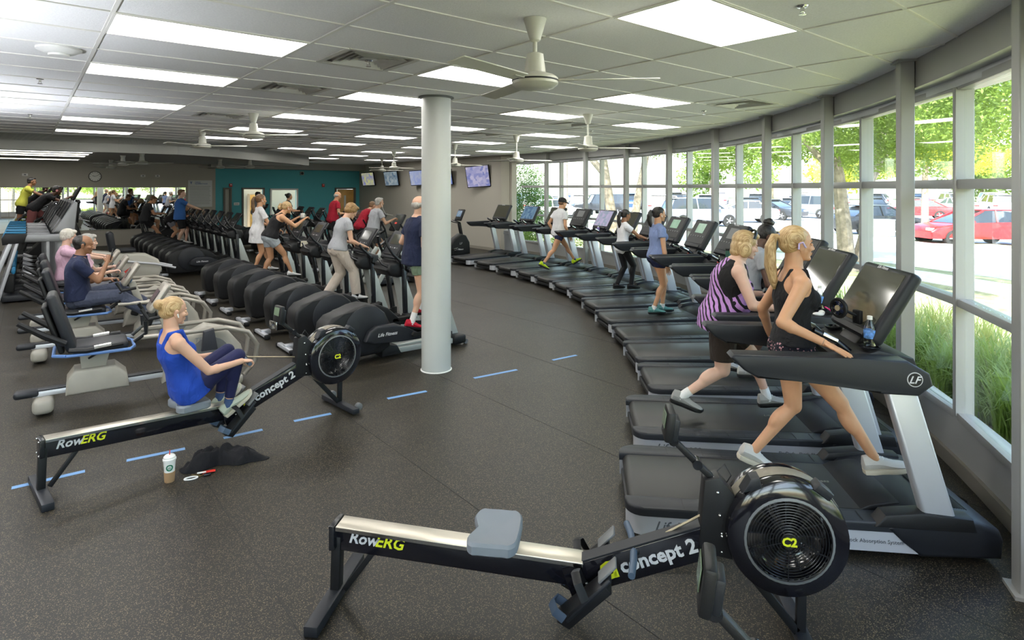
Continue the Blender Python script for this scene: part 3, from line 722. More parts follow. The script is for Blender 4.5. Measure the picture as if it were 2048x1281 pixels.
# ------------------------------------------------------------------ rowers
def make_rower():
    t = thing('rowing_machine', 't', 'rowing machine', group='black rowing machines')
    # aluminium monorail with black side beam
    G().bar((-.01, 0, .335), (1.30, 0, .255), .05, .13, .004).obj('rail_beam', blkg, t)
    rt = G().bar((.0, 0, .405), (1.30, 0, .325), .115, .012, .003).obj('rail_top', alu, t)
    G().bar((.0, .052, .398), (1.30, .052, .318), .012, .018).bar((.0, -.052, .398), (1.30, -.052, .318), .012, .018).obj('rail_edge', chrome, t)
    rb = t.children[0]
    sl = math.degrees(math.atan2(-.08, 1.3))
    text_part('Row', .085, logo_w, rb, (.06, -.0275, .318), shear=.25, off=.0019, tilt=sl)
    text_part('ERG', .085, yel, rb, (.205, -.0275, .309), shear=.25, off=.0019, tilt=sl)
    text_part('concept 2', .022, logo_w, rb, (.135, -.0275, .384), tilt=sl); text_part('C', .024, yel, rb, (.113, -.0275, .385), tilt=sl, off=.002)
    G().box((-.02, 0, .35), (.03, .13, .13), .004).obj('end_plate', blks, t)
    for z in (.30, .40): G().ell((-.037, .045, z), .007).ell((-.037, -.045, z), .007).obj('bolt', chrome, t)
    G().bar((-.01, 0, .34), (-.02, 0, .05), .06, .05, .004).obj('rear_leg', blk, t)
    G().bar((.21, 0, .29), (.03, 0, .05), .03, .03, .004).obj('leg_brace', blk, t)
    G().box((-.02, 0, .028), (.075, .60, .055), .008).obj('rear_foot_bar', dgr, t)
    # flywheel arm
    b0, b1 = V((1.22, 0, .215)), V((2.02, 0, .52))
    mb = G().bar(b0, b1, .085, .15, .004).obj('flywheel_beam', blkg, t)
    G().bar(b0 + V((-.026, 0, .074)), b1 + V((-.026, 0, .074)), .075, .008).obj('beam_top', dgr, t)
    tl = math.degrees(math.atan2(.305, .80))
    text_part('concept 2', .098, logo_w, mb, (1.495, -.044, .293), tilt=tl, off=.003)
    text_part('C', .11, yel, mb, (1.40, -.044, .250), tilt=tl, off=.006); text_part('I', .11, yel, mb, (1.457, -.044, .272), tilt=tl, off=.006)
    for q in ((1.32, .225), (1.97, .44), (1.97, .53)): G().ell((q[0], -.045, q[1]), .008).obj('bolt', chrome, t)
    G().prism([(1.86, .43), (1.89, .78), (1.96, .80), (2.03, .72), (2.06, .40)], -.05, .05, .008).obj('neck_plate', blk, t)
    for q in ((1.95, .73), (1.96, .62), (1.97, .52)): G().ell((q[0], -.052, q[1]), .009).obj('bolt', chrome, t)
    fc = V((2.26, 0, .555))
    cg = G().lathe([(.20, -.115), (.245, -.11), (.272, -.095), (.278, -.075), (.276, -.04), (.276, .04), (.278, .075), (.272, .095), (.245, .11), (.20, .115), (.19, .10), (.19, -.10)], fc, 'Y', 48, True).obj('flywheel_cage', blkg, t)
    G().lathe([(.279, -.04), (.2805, -.035), (.2805, .035), (.279, .04), (.270, .03), (.270, -.03)], fc, 'Y', 48, True).obj('mesh_band', mat('perforated band', (.30, .27, .22), .5, .6, bump=.6, bs=350), t)
    for sy in (-1, 1):
        gr = G()
        for k in range(13):
            r_ = .035 + k * .0128
            gr.tube([fc + V((r_ * math.cos(2 * PI * j / 40), sy * .113, r_ * math.sin(2 * PI * j / 40))) for j in range(41)], .0022, 5, False)
        for k in range(5):
            a = PI / 2 + .6 + 2 * PI * k / 5
            gr.bar(fc + V((.03 * math.cos(a), sy * .112, .03 * math.sin(a))), fc + V((.19 * math.cos(a), sy * .112, .19 * math.sin(a))), .004, .005)
        gr.obj('guard_grille', blks, t)
        G().lathe([(.205, 0), (.192, sy * .004), (.190, -sy * .02), (.205, -sy * .02)], fc + V((0, sy * .114, 0)), 'Y', 40, True).obj('guard_ring', mgr, t)
        hb = G().lathe([(.034, 0), (.034, sy * .006)], fc + V((0, sy * .114, 0)), 'Y', 20).obj('hub_cap', blk, t)
        if sy < 0: text_part('C2', .056, yel, hb, (2.225, -.1215, .536), off=.002)
    g = G()
    for k in range(16):
        a = 2 * PI * k / 16; g.bar(fc + V((.05 * math.cos(a), 0, .05 * math.sin(a))), fc + V((.18 * math.cos(a), 0, .18 * math.sin(a))), .12, .006)
    g.lathe([(.05, -.07), (.05, .07)], fc, 'Y', 16); g.obj('flywheel', dgr, t)
    G().prism([(2.05, .76), (2.09, .83), (2.13, .84), (2.14, .79)], -.11, -.03, .008).obj('cage_clip', dgr, t)
    G().prism([(2.37, .80), (2.40, .83), (2.46, .78), (2.44, .75)], -.11, -.03, .008).obj('cage_clip', dgr, t)
    # front legs
    G().bar((2.08, 0, .36), (2.33, 0, .06), .03, .04, .004).obj('front_leg', blk, t); G().bar((2.35, 0, .30), (2.345, 0, .06), .03, .045, .004).obj('front_leg', blk, t)
    G().box((2.35, 0, .04), (.07, .62, .05), .008).obj('front_foot_bar', dgr, t)
    for sy in (-1, 1): G().lathe([(.03, -.02), (.034, -.018), (.034, .018), (.03, .02)], (2.41, sy * .25, .06), 'Y', 18).obj('caster_wheel', mgr, t)
    # foot stretchers
    for sy in (-1, 1):
        ro = M.Rotation(R(-46), 3, 'Y')
        G().box((1.33, sy * .135, .235), (.30, .115, .022), .008, 2, ro).obj('footplate', dgr, t)
        G().box((1.42, sy * .135, .36), (.12, .085, .014), .006, 2, ro).obj('toe_adjuster', mgr, t)
        G().tube([(1.30, sy * .065, .24), (1.27, sy * .08, .315), (1.265, sy * .135, .335), (1.28, sy * .19, .315), (1.315, sy * .205, .245)], .016, 6, sq=(1.3, .25)).obj('foot_strap', blk, t)
        G().tube([(1.215, sy * .08, .14), (1.17, sy * .085, .17), (1.15, sy * .135, .18), (1.17, sy * .185, .17), (1.215, sy * .19, .14)], .018, 6, sq=(.4, 1.4)).obj('heel_cup', bluegrey, t)
        G().prism([(1.18, .12), (1.24, .09), (1.44, .28), (1.40, .32)], sy * .135 - .055, sy * .135 + .055, .006).obj('foot_frame', blk, t)
    # monitor
    G().bar((1.94, 0, .77), (1.86, 0, .845), .045, .03, .006).obj('monitor_arm', blk, t); G().bar((1.86, 0, .845), (1.745, 0, .955), .035, .03, .006).obj('monitor_arm', blk, t)
    for q in ((1.94, .77), (1.86, .845), (1.745, .955)): G().lathe([(.024, -.03), (.024, .03)], (q[0], 0, q[1]), 'Y', 14).obj('arm_joint', blks, t)
    ti = M.Rotation(R(8), 3, 'Y')
    mo = G().box((1.725, 0, 1.035), (.04, .15, .15), .012, 2, ti).obj('monitor', blk, t); G().box((1.753, 0, 1.015), (.035, .1, .11), .01, 2, ti).obj('battery_box', dgr, mo)
    G().box((1.7035, 0, 1.06), (.004, .10, .075), .002, 1, ti).obj('screen', mat('lcd', (.16, .22, .15), .2), mo)
    for k in range(5): G().lathe([(.007, 0), (.007, .004)], (1.703, -.04 + k * .02, .985), 'X', 8).obj('button', mgr, mo)
    G().tube([(1.96, .02, .8), (2.0, .04, .83), (2.03, .03, .78), (1.99, .02, .72)], .003, 6).obj('sensor_cable', blk, t)
    return t
def rower_loose(t, sx, hx, hz):
    # sliding seat, handle and chain belong to the machine but sit differently on each
    sz = .405 - .0615 * sx
    def ring(z, k, dz):
        out = []
        for j in range(28):
            a = 2 * PI * j / 28; ca, sa = math.cos(a), math.sin(a)
            x = .132 * (abs(ca) ** .45) * (1 if ca > 0 else -1); y = .18 * (abs(sa) ** .45) * (1 if sa > 0 else -1)
            if x < -.05: x += .035 * math.exp(-(y / .05) ** 2)
            if abs(y) > .1 and abs(x) < .07: y *= .95
            out.append(V((sx + x * k, y * k, z + dz * (abs(y) / .165) ** 2)))
        return out
    G().loft([ring(sz + .035, .93, 0), ring(sz + .045, 1, 0), ring(sz + .078, 1, .006), ring(sz + .09, .93, .008), ring(sz + .085, .6, 0), ring(sz + .078, .3, 0)]).obj('sliding_seat', mat('seat grey', (.19, .215, .25), .5), t)
    G().box((sx, 0, sz + .02), (.14, .10, .035), .006).obj('seat_carriage', blk, t)
    h = V((hx, 0, hz))
    for sy in (-1, 1): G().tube([h + V((.02, 0, 0)), h + V((.0, sy * .05, 0)), h + V((-.005, sy * .12, -.002)), h + V((-.02, sy * .22, -.01))], [.015, .018, .018, .017], 10).obj('handle_grip', bluegrey, t)
    G().box(h + V((.012, 0, 0)), (.04, .10, .035), .012).obj('handle_bridge', dgr, t)
    G().tube([h + V((.03, 0, 0)), V((1.90, 0, .60))], .006, 6).obj('chain', mat('nickel chain', (.6, .5, .35), .35, 1, bump=1, bs=300), t)
rw = make_rower()
RW1 = place(rw, True, (-.927, 3.196, 0), R(-8), 'empty rowing machine in the foreground with a grey seat')
RW2 = place(rw, False, (-3.36, 4.26, 0), R(46), 'rowing machine used by the woman in the blue tank top')
RW3 = place(rw, False, (-1.075, 2.25, 0), R(-16), 'rowing machine at the bottom edge showing only its monitor and arm')
rower_loose(RW1, .85, 1.55, .405); rower_loose(RW2, .96, 1.39, .70); rower_loose(RW3, 1.0, 1.55, .405)
G().box((1.53, 0, .345), (.06, .06, .05), .01).obj('handle_hook', blk, RW1)
o = G().box((1.67, .0, .94), (.012, .145, .075), .008).obj('phone', chrome, RW2)
# ------------------------------------------------------------------ recumbent bikes
def make_recumbent():
    t = thing('recumbent_stepper', 't', 'recumbent trainer', group='beige recumbent trainers')
    G().box((.16, 0, .10), (.17, .36, .15), .05, 3).obj('rear_foot', beige, t)
    G().lathe([(.03, 0), (.03, .03)], (.16, 0, 0), 'Z', 12).obj('levelling_pad', blk, t)
    G().box((.03, 0, .21), (.2, .14, .07), .03, 3).obj('rail_end_cap', dgr, t)
    G().box((.95, 0, .20), (1.75, .115, .05), .006).obj('rail', sil, t); G().box((.85, 0, .23), (1.5, .10, .02), .004).obj('rail_cover', dgr, t)
    G().prism([(.33, .16), (.34, .31), (.40, .40), (.74, .40), (.84, .30), (.86, .16)], -.15, .15, .03, 3).obj('seat_carriage', beige, t)
    G().prism([(.46, .38), (.44, .56), (.70, .56), (.66, .38)], -.09, .09, .01).obj('seat_post', beige, t)
    G().box((.62, 0, .60), (.46, .42, .09), .035, 3).obj('seat', dgr, t)
    rot = M.Rotation(R(-17), 3, 'Y')
    G().box((.30, 0, .88), (.085, .40, .60), .035, 3, rot).obj('backrest', dgr, t)
    G().box((.235, 0, .82), (.05, .30, .50), .02, 3, rot).obj('backrest_shell', blk, t)
    G().tube([(.34, -.26, .58), (.62, -.27, .575), (.86, -.25, .57), (.90, -.15, .57), (.90, .15, .57), (.86, .25, .57), (.34, .26, .58), (.24, .2, .585), (.24, -.2, .585), (.34, -.26, .58)], .016, 8).obj('blue_bumper_rail', blue_tube, t)
    for sy in (-1, 1):
        ga = G().tube([(.36, sy * .26, .63), (.50, sy * .275, .615), (.66, sy * .275, .63), (.80, sy * .27, .64)], [.025, .027, .025, .022], 8).obj('seat_side_arm', blk, t)
        G().tube([(.56, sy * .275, .628), (.70, sy * .273, .64)], .027, 8).obj('pulse_sensor', chrome, t)
        G().tube([(.33, sy * .24, .70), (.18, sy * .28, .80), (-.02, sy * .3, .95)], [.03, .032, .022], 8).obj('armrest', blk, t)
        G().tube([(.9, sy * .17, .62), (1.0, sy * .2, .70), (1.0, sy * .19, .82)], [.02, .02, .026], 8).obj('hand_grip', blks, t)
    G().bar((.52, -.12, .50), (.62, -.2, .58), .03, .02, .005).obj('release_lever', blk, t)
    hs = G().prism([(1.15, .12), (1.18, .32), (1.38, .58), (1.58, .68), (1.78, .62), (1.93, .42), (2.0, .16)], -.16, .16, .06, 4).obj('drive_housing', beige, t)
    G().lathe([(.20, 0), (.20, .012), (.05, .02)], (1.6, -.175, .36), 'Y', 30).obj('wheel_disc', mgr, t)
    text_part('TRS', .07, mat('pale print', (.2, .22, .24)), hs, (1.45, -.163, .52), shear=.2)
    G().box((1.85, 0, .06), (.16, .5, .10), .03, 3).obj('front_foot', beige, t)
    for sy in (-1, 1):
        G().tube([(.98, sy * .20, .66), (1.35, sy * .23, .66), (1.75, sy * .24, .66), (1.98, sy * .24, .58), (2.08, sy * .23, .42), (2.06, sy * .22, .24), (1.95, sy * .2, .1)], .026, 10).obj('frame_tube', beiged, t)
        G().box((1.33, sy * .20, .42), (.10, .10, .26), .02, 2, M.Rotation(R(20), 3, 'Y')).obj('pedal', blk, t)
        G().bar((1.33, sy * .18, .36), (1.6, sy * .19, .36), .025, .03).obj('pedal_crank', sil, t)
    G().bar((1.28, 0, .5), (1.14, 0, .92), .07, .09, .02).obj('mast', beige, t)
    tl = M.Rotation(R(-55), 3, 'Y')
    cs = G()
    pr = [(.0, -.2), (.03, .22), (.09, .2), (.07, -.22)]
    cs.box((1.13, 0, 1.03), (.07, .30, .34), .035, 3, M.Rotation(R(32), 3, 'Y')); con = cs.obj('console', beiged, t)
    G().box((1.095, 0, 1.05), (.004, .22, .14), .003, 1, M.Rotation(R(32), 3, 'Y')).obj('screen', mat('dark lcd', (.05, .05, .06), .2), con)
    G().box((1.135, 0, .94), (.004, .20, .05), .003, 1, M.Rotation(R(32), 3, 'Y')).obj('key_strip', mat('blue print', (.15, .3, .5), .4), con)
    for sy in (-1, 1): G().tube([(1.18, sy * .2, .86), (1.02, sy * .22, .84), (.96, sy * .2, .95)], .02, 8).obj('arm_handle', blk, t)
    return t
rc = make_recumbent(); RORG = V((-4.72, 5.72, 0))
rn = {0: 'nearest recumbent trainer with an empty seat and blue rail', 2: 'recumbent trainer under the man in the navy polo', 3: 'recumbent trainer under the hidden grey haired woman', 4: 'recumbent trainer under the white haired woman in pink'}
def rpos(k): return RORG + U * (1.1 * k)
for n, k in enumerate((0, 2, 3, 4)): place(rc, n == 0, rpos(k), R(36), rn[k])
G().prism([(1.5, .45), (1.52, .66), (1.62, .68), (1.66, .45)], -.33, -.25, .02).obj('hanging_bag', mat('dark bag', (.02, .022, .03), .7), rc)
# silver cross trainer beyond
t = thing('seated_cross_trainer', 'pale grey seated cross trainer with dark seat and round dial', 'cross trainer', (-8.75, 12.75, 0), R(38))
G().prism([(-.15, .12), (-.42, .55), (-.40, .78), (-.22, .86), (.75, .74), (.98, .60), (1.05, .38), (.95, .14)], -.17, .17, .05, 4).obj('shell', mat('warm pale shell', (.46, .45, .40), .4), t)
dl = G().lathe([(.09, 0), (.09, .02), (.07, .025)], (-.12, -.19, .66), 'Y', 26).obj('dial', chrome, t)
G().prism([(.2, .28), (.5, .52), (.56, .36), (.4, .24)], -.185, -.172).obj('red_label', red, t)
G().box((.1, 0, 1.04), (.13, .38, .42), .05, 3, M.Rotation(R(-8), 3, 'Y')).obj('backrest', dgr, t)
G().bar((.12, 0, .75), (.1, 0, .9), .08, .08).obj('seat_post', blk, t); G().box((.35, 0, .84), (.4, .38, .08), .03).obj('seat', dgr, t)
for sy in (-1, 1): G().tube([(.3, sy * .24, .62), (.9, sy * .26, .52), (1.3, sy * .24, .40)], .025, 8).obj('side_rail', sil, t)
G().box((.0, 0, .08), (.3, .5, .1), .03).obj('rear_foot', beige, t); G().box((.85, 0, .08), (.2, .5, .1), .03).obj('front_foot', beige, t)
# adaptive trainers far left
def make_amt():
    t = thing('adaptive_trainer', 't', 'cross trainer', group='silver adaptive trainers with blue trim')
    G().box((.8, 0, .07), (1.7, .66, .10), .02).obj('base', dgr, t)
    for sy in (-1, 1):
        G().bar((-.35, sy * .40, .03), (.13, sy * .36, .98), .07, .09, .02).obj('rear_leg', sil, t)
        G().bar((-.10, sy * .36, .05), (.26, sy * .34, .98), .06, .07, .02).obj('rear_leg', sil, t)
        G().prism([(-.02, .95), (-.04, 1.06), (.03, 1.14), (.45, 1.12), (.40, .98)], min(sy * .30, sy * .40), max(sy * .30, sy * .40), .02).obj('rail_end_cover', blk, t)
        G().tube([(-.02, sy * .35, 1.07), (.03, sy * .35, 1.15), (.42, sy * .35, 1.14)], .016, 6).obj('blue_edge', mat('cyan trim', (.03, .25, .5), .4), t)
        G().bar((.35, sy * .35, 1.05), (1.35, sy * .34, 1.03), .08, .13, .03).obj('side_rail', mgr if 0 else mat('dull silver', (.28, .29, .31), .4, .3), t)
        G().bar((.85, sy * .34, .1), (.85, sy * .34, 1.0), .06, .07, .01).obj('post', mat('dull silver', (0, 0, 0)), t)
        G().tube([(.35, sy * .16, .45), (.9, sy * .16, .28), (1.2, sy * .16, .22)], .03, 8).obj('link_arm', sil, t)
        G().ell((.18, sy * .2, .5), .045).obj('blue_joint', mat('cyan trim', (0, 0, 0)), t)
        G().box((.5, sy * .16, .38), (.4, .14, .05), .01).obj('pedal', rub, t)
        G().tube([(.95, sy * .28, 1.05), (.85, sy * .29, 1.25), (1.02, sy * .28, 1.5), (1.1, sy * .26, 1.56)], .022, 8).obj('moving_handle', blks, t)
    G().prism([(1.0, .1), (1.0, 1.05), (1.1, 1.2), (1.35, 1.18), (1.55, .9), (1.62, .4), (1.6, .1)], -.26, .26, .06, 3).obj('front_shell', mat('dull silver', (0, 0, 0)), t)
    G().box((.1, 0, .3), (.2, .35, .3), .03).obj('drive_box', blk, t)
    G().prism([(.95, 1.12), (1.02, 1.2), (1.38, 1.66), (1.46, 1.62), (1.40, 1.12)], -.30, .30, .03, 3).obj('console_mast', mat('shell silver', (.26, .27, .29), .4, .2), t)
    G().box((1.22, 0, 1.48), (.03, .5, .34), .01, 2, M.Rotation(R(35), 3, 'Y')).obj('console_face', dgr, t)
    return t
am = make_amt()
for k in range(5): place(am, k == 0, V((-9.85, 11.5, 0)) + U * (1.0 * k), R(39), f'silver adaptive trainer with blue trim, {ORD[k]} from the near end of its row').scale = (.78, 1.0, 1.17)
def make_stair():
    t = thing('stair_climber', 't', 'stair climber', group='black stair climbers')
    G().prism([(.0, .02), (.05, .3), (.9, 1.25), (1.25, 1.25), (1.45, .6), (1.5, .02)], -.36, .36, .04, 3).obj('housing', blk, t)
    for k in range(4): G().box((.1 + k * .2, 0, .35 + k * .2), (.26, .5, .03), .005).obj('step', mgr, t)
    for sy in (-1, 1): G().tube([(.1, sy * .38, .5), (.35, sy * .4, 1.3), (1.1, sy * .4, 1.75), (1.35, sy * .36, 1.8)], .03, 8).obj('handrail', blks, t)
    cn = G().box((1.25, 0, 2.0), (.08, .5, .5), .03, 3, M.Rotation(R(25), 3, 'Y')).obj('console', blk, t)
    G().box((1.2, 0, 2.02), (.02, .36, .3), .005, 1, M.Rotation(R(25), 3, 'Y')).obj('screen', mat('console glass', (0, 0, 0)), cn)
    G().bar((1.25, 0, 1.2), (1.3, 0, 1.85), .2, .12, .02).obj('mast', blk, t)
    return t
stc = make_stair()
place(stc, True, (-13.4, 16.1, 0), R(39), 'black stair climber under the man in plaid shorts'); place(stc, False, (-14.75, 17.2, 0), R(39), 'black stair climber under the woman in yellow')
# a treadmill of the silver kind at far left back
# ================================================================== PEOPLE
SKIN = {'fair': (.62, .37, .26), 'pale': (.66, .42, .32), 'tan': (.56, .30, .17), 'brown': (.30, .145, .08), 'dark': (.11, .05, .03), 'olive': (.42, .24, .15)}
def skin(k):
    nm = 'skin ' + k
    if nm in MATS: return MATS[nm]
    m = mat(nm, SKIN[k], .5, var=.06, vs=9, bump=.08, bs=120)
    b = m.node_tree.nodes['Principled BSDF']; b.inputs['Subsurface Weight'].default_value = .12; b.inputs['Subsurface Radius'].default_value = (.01, .004, .002)
    return m
def cloth(name, col, rough=.8, w_=.9):
    if name in MATS: return MATS[name]
    m = mat(name, col, rough); t = m.node_tree; b = t.nodes['Principled BSDF']
    tc = nd(m, 'ShaderNodeTexCoord'); n = nd(m, 'ShaderNodeTexNoise'); n.inputs['Scale'].default_value = 9; n.inputs['Detail'].default_value = 3; n.inputs['Distortion'].default_value = 1.2
    mp = nd(m, 'ShaderNodeMapping'); mp.inputs['Scale'].default_value = (1, 1, .55)
    bp = nd(m, 'ShaderNodeBump'); bp.inputs['Strength'].default_value = w_; bp.inputs['Distance'].default_value = .03
    lk(m, tc.outputs['Object'], mp.inputs[0]); lk(m, mp.outputs[0], n.inputs[0]); lk(m, n.outputs[0], bp.inputs['Height']); lk(m, bp.outputs[0], b.inputs['Normal'])
    b.inputs['Sheen Weight'].default_value = .03; b.inputs['Specular IOR Level'].default_value = .25
    return m
def hairm(name, c1, c2):
    if name in MATS: return MATS[name]
    m = mat(name, c1, .42); t = m.node_tree; b = t.nodes['Principled BSDF']
    tc = nd(m, 'ShaderNodeTexCoord'); mp = nd(m, 'ShaderNodeMapping'); mp.inputs['Scale'].default_value = (14, 170, 14)
    n = nd(m, 'ShaderNodeTexNoise'); n.inputs['Scale'].default_value = 1.6; n.inputs['Detail'].default_value = 3; n.inputs['Distortion'].default_value = .15
    r = nd(m, 'ShaderNodeValToRGB'); r.color_ramp.elements[0].position = .35; r.color_ramp.elements[1].position = .65
    r.color_ramp.elements[0].color = tuple(c1) + (1,); r.color_ramp.elements[1].color = tuple(c2) + (1,)
    bp = nd(m, 'ShaderNodeBump'); bp.inputs['Strength'].default_value = .5; bp.inputs['Distance'].default_value = .008
    lk(m, tc.outputs['Object'], mp.inputs[0]); lk(m, mp.outputs[0], n.inputs[0]); lk(m, n.outputs[0], r.inputs[0]); lk(m, r.outputs[0], b.inputs['Base Color'])
    lk(m, n.outputs[0], bp.inputs['Height']); lk(m, bp.outputs[0], b.inputs['Normal'])
    return m
HB = hairm('blonde hair', (.30, .17, .06), (.62, .45, .24)); HBR = hairm('brown hair', (.09, .045, .02), (.22, .12, .055)); HK = hairm('black hair', (.006, .005, .005), (.03, .025, .022))
HG = hairm('grey hair', (.25, .24, .22), (.5, .48, .45)); HW = hairm('white hair', (.45, .42, .36), (.75, .72, .66)); HA = hairm('auburn hair', (.16, .08, .025), (.40, .24, .09))
eyew = mat('eye white', (.75, .73, .7), .2); iris = mat('iris', (.06, .04, .03), .1); lipm = mat('lips', (.42, .14, .12), .45)
JOBS = []
def job(name, g, m, parent, voxel, it, extra=None, label=None):
    me = g.mesh('tmp', None, True); o = bpy.data.objects.new(name, me); C.objects.link(o)
    r = o.modifiers.new('r', 'REMESH'); r.mode = 'VOXEL'; r.voxel_size = voxel
    s = o.modifiers.new('s', 'SMOOTH'); s.factor = .5; s.iterations = it
    JOBS.append((o, m, parent, extra, label))
    return o
def flush():
    if not JOBS: return
    dg = bpy.context.evaluated_depsgraph_get(); dg.update()
    res = []
    for o, m, parent, extra, label in JOBS:
        me = bpy.data.meshes.new_from_object(o.evaluated_get(dg)); me.materials.clear(); me.materials.append(m); me.shade_smooth(); res.append(me)
    for (o, m, parent, extra, label), me in zip(JOBS, res):
        o.modifiers.clear(); old = o.data; o.data = me; bpy.data.meshes.remove(old); o.parent = parent
        if label: o['label'] = label
        if extra == 'join': o['_join'] = 1
    # join satellites (head, hands, eyes) into the body mesh so that the body is one object
    groups = {}
    for (o, m, parent, extra, label) in JOBS:
        if extra and extra[0] == 'sat': groups.setdefault(extra[1], []).append(o)
    for body, sats in groups.items():
        bm = bmesh.new(); bm.from_mesh(body.data); mats = list(body.data.materials)
        for s in sats:
            n0 = len(bm.faces); bm.from_mesh(s.data); bm.faces.ensure_lookup_table()
            for f in bm.faces[n0:]: f.material_index = 0
        for (gm_, mt) in body_extra.get(body.name, []):
            n0 = len(bm.faces); bm.from_mesh(gm_); bm.faces.ensure_lookup_table()
            if mt not in mats: mats.append(mt)
            for f in bm.faces[n0:]: f.material_index = mats.index(mt); f.smooth = True
        bm.to_mesh(body.data); bm.free(); body.data.materials.clear()
        for m in mats: body.data.materials.append(m)
        for s in sats: d = s.data; bpy.data.objects.remove(s); bpy.data.meshes.remove(d)
    JOBS.clear()
body_extra = {}
def ik(a, b, l1, l2, pole):
    d = b - a; L = d.length
    if L > (l1 + l2) * .998: b = a + d * ((l1 + l2) * .998 / L); d = b - a; L = d.length
    u = d / L; x = (l1 * l1 - l2 * l2 + L * L) / (2 * L); h = math.sqrt(max(0, l1 * l1 - x * x))
    p = pole - u * pole.dot(u)
    p.normalize(); return a + u * x + p * h, b
TOR = {'f': [(-.035, .060, .045), (-.01, .097, .066), (.025, .100, .070), (.06, .090, .062), (.10, .076, .052), (.15, .080, .056), (.20, .088, .066), (.25, .090, .058), (.28, .082, .046), (.305, .05, .036), (.325, .034, .033)],
       'm': [(-.035, .060, .046), (-.01, .094, .064), (.03, .095, .068), (.07, .092, .066), (.11, .090, .063), (.16, .095, .067), (.21, .104, .071), (.255, .108, .065), (.285, .094, .050), (.308, .058, .042), (.328, .037, .036)]}
def person(lab, loc, hd, H=1.7, sex='f', sk='fair', fat=1.0, pel=(0, .95), lean=4, bend=4, aL=(.2, .1), aR=(-.2, .1), pL=0, pR=0, hL=None, hR=None, gL=0, gR=0, hp=5, hy=0,
           hair='short', hm=None, top='tee', tm=None, hem=-.03, sleeve=.5, bot='shorts', bm_=None, leg=.45, shoe=None, sole=None, sock=None, fine=1, feetw=.065, kn=(1, 0, 0), cup=.35, bust=1, extra=None, hpit=None, arm=1):
    t = thing('person', lab, 'person', loc, R(hd))
    SK = skin(sk); f2 = math.sqrt(fat)
    vx = .0085 if fine >= 2 else .011 if fine == 1 else .014
    px_, pz = pel; hip = V((px_, 0, pz))
    def dirn(a): return V((math.sin(R(a)), 0, math.cos(R(a))))
    def spine(tt):                         # point and direction at height tt (fraction of H) above the hips
        n = 12; p = hip.copy(); 
        if tt <= 0: return p + dirn(lean) * tt * H, dirn(lean)
        for i in range(n):
            a = lean + bend * ((i + .5) / n) * tt / .3 * 1.6
            p = p + dirn(a) * (tt * H / n)
        return p, dirn(lean + bend * tt / .3 * 1.6)
    def ring(tt, w, d, off=0, n=28, yx=0):
        p, dr = spine(tt); fx = V((dr.z, 0, -dr.x)); out = []
        for j in range(n):
            a = 2 * PI * j / n; ca, sa = math.cos(a), math.sin(a)
            out.append(p + fx * (math.copysign(abs(ca) ** .85, ca) * (d * H * fat + off) + yx) + V((0, 1, 0)) * (math.copysign(abs(sa) ** .85, sa) * (w * H * (1 + (fat - 1) * .8) + off)))
        return out
    shw = (.104 if sex == 'f' else .116) * H * (1 + (fat - 1) * .3)
    sh, shd = spine(.278); nb, _ = spine(.315)
    nd_ = dirn(lean + bend * 1.6 + hp * .35); nt = nb + nd_ * .042 * H
    hs = H * .137 / .224
    hrot = M.Rotation(R(hy), 3, 'Z') @ M.Rotation(R(hp), 3, 'Y')
    hc = nt + nd_ * .018 * H + (hrot @ V((.018, 0, .052))) * hs
    ua, fa, th, sn = .172 * H * arm, .150 * H * arm, .245 * H, .246 * H
    g = G(); g.loft([ring(a, b, c) for a, b, c in TOR[sex]])
    g.cap(nb - nd_ * .02 * H, nt + nd_ * .03 * H, .036 * H * f2, .033 * H * f2)
    p1, d1 = spine(.20); fx = V((d1.z, 0, -d1.x))
    if sex == 'f' and bust:
        for sy in (-1, 1): g.ell(p1 + fx * .047 * H * fat + V((0, sy * .042 * H, 0)), (.036 * H * fat * bust, .038 * H, .036 * H))
    if fat > 1.15: p2, d2 = spine(.09); g.ell(p2 + V((d2.z, 0, -d2.x)) * .025 * H, (.085 * H * fat, .09 * H * fat, .08 * H))
    p0, d0 = spine(.0)
    for sy in (-1, 1): g.ell(p0 - V((d0.z, 0, -d0.x)) * .024 * H + V((0, sy * .042 * H, 0)), (.05 * H * f2, .048 * H * f2, .055 * H))
    J = {}
    for s, an, pit, hnd in (('L', aL, pL, hL), ('R', aR, pR, hR)):
        sy = 1 if s == 'L' else -1
        hj = hip + V((0, sy * .052 * H, 0)); ank = V((an[0], sy * (an[2] if len(an) > 2 else feetw), an[1] + .078))
        k, ank = ik(hj, ank, th, sn, V(kn) + V((0, sy * .05, 0)))
        g.cap(hj, k, .053 * H * f2, .033 * H * f2); g.ell(hj.lerp(k, .25) + V((.008, 0, 0)) * H, (.05 * H * f2, .05 * H * f2, .055 * H * f2)); g.ell(k, .0335 * H * f2)
        cdir = (ank - k).normalized(); back = V((-cdir.z * -1, 0, 0)); bk = V((cdir.z, 0, -cdir.x));
        if bk.x > 0: bk = -bk
        g.cap(k, ank, .029 * H * f2, .0185 * H); g.ell(k.lerp(ank, .3) + bk * .009 * H, (.03 * H * f2, .029 * H * f2, .062 * H), (ank - k).to_track_quat('Z', 'Y').to_matrix())
        so = sh + V((0, sy * shw, 0)) - shd * .012 * H
        if hnd is None: hnd = (so.x + .02, sy * (shw + .05), so.z - .31 * H)
        hw = V(hnd); el, hw = ik(so, hw, ua, fa, V((-.6, sy * .45, -1)) if hw.z < so.z + .1 else V((.2, sy, -.8)))
        g.cap(so, el, .029 * H * f2, .0215 * H * f2); g.ell(so + V((0, -sy * .004, 0)) * H, .034 * H * f2); g.cap(el, hw, .0225 * H * f2, .0145 * H); g.ell(el.lerp(hw, .22), (.024 * H * f2,) * 3)
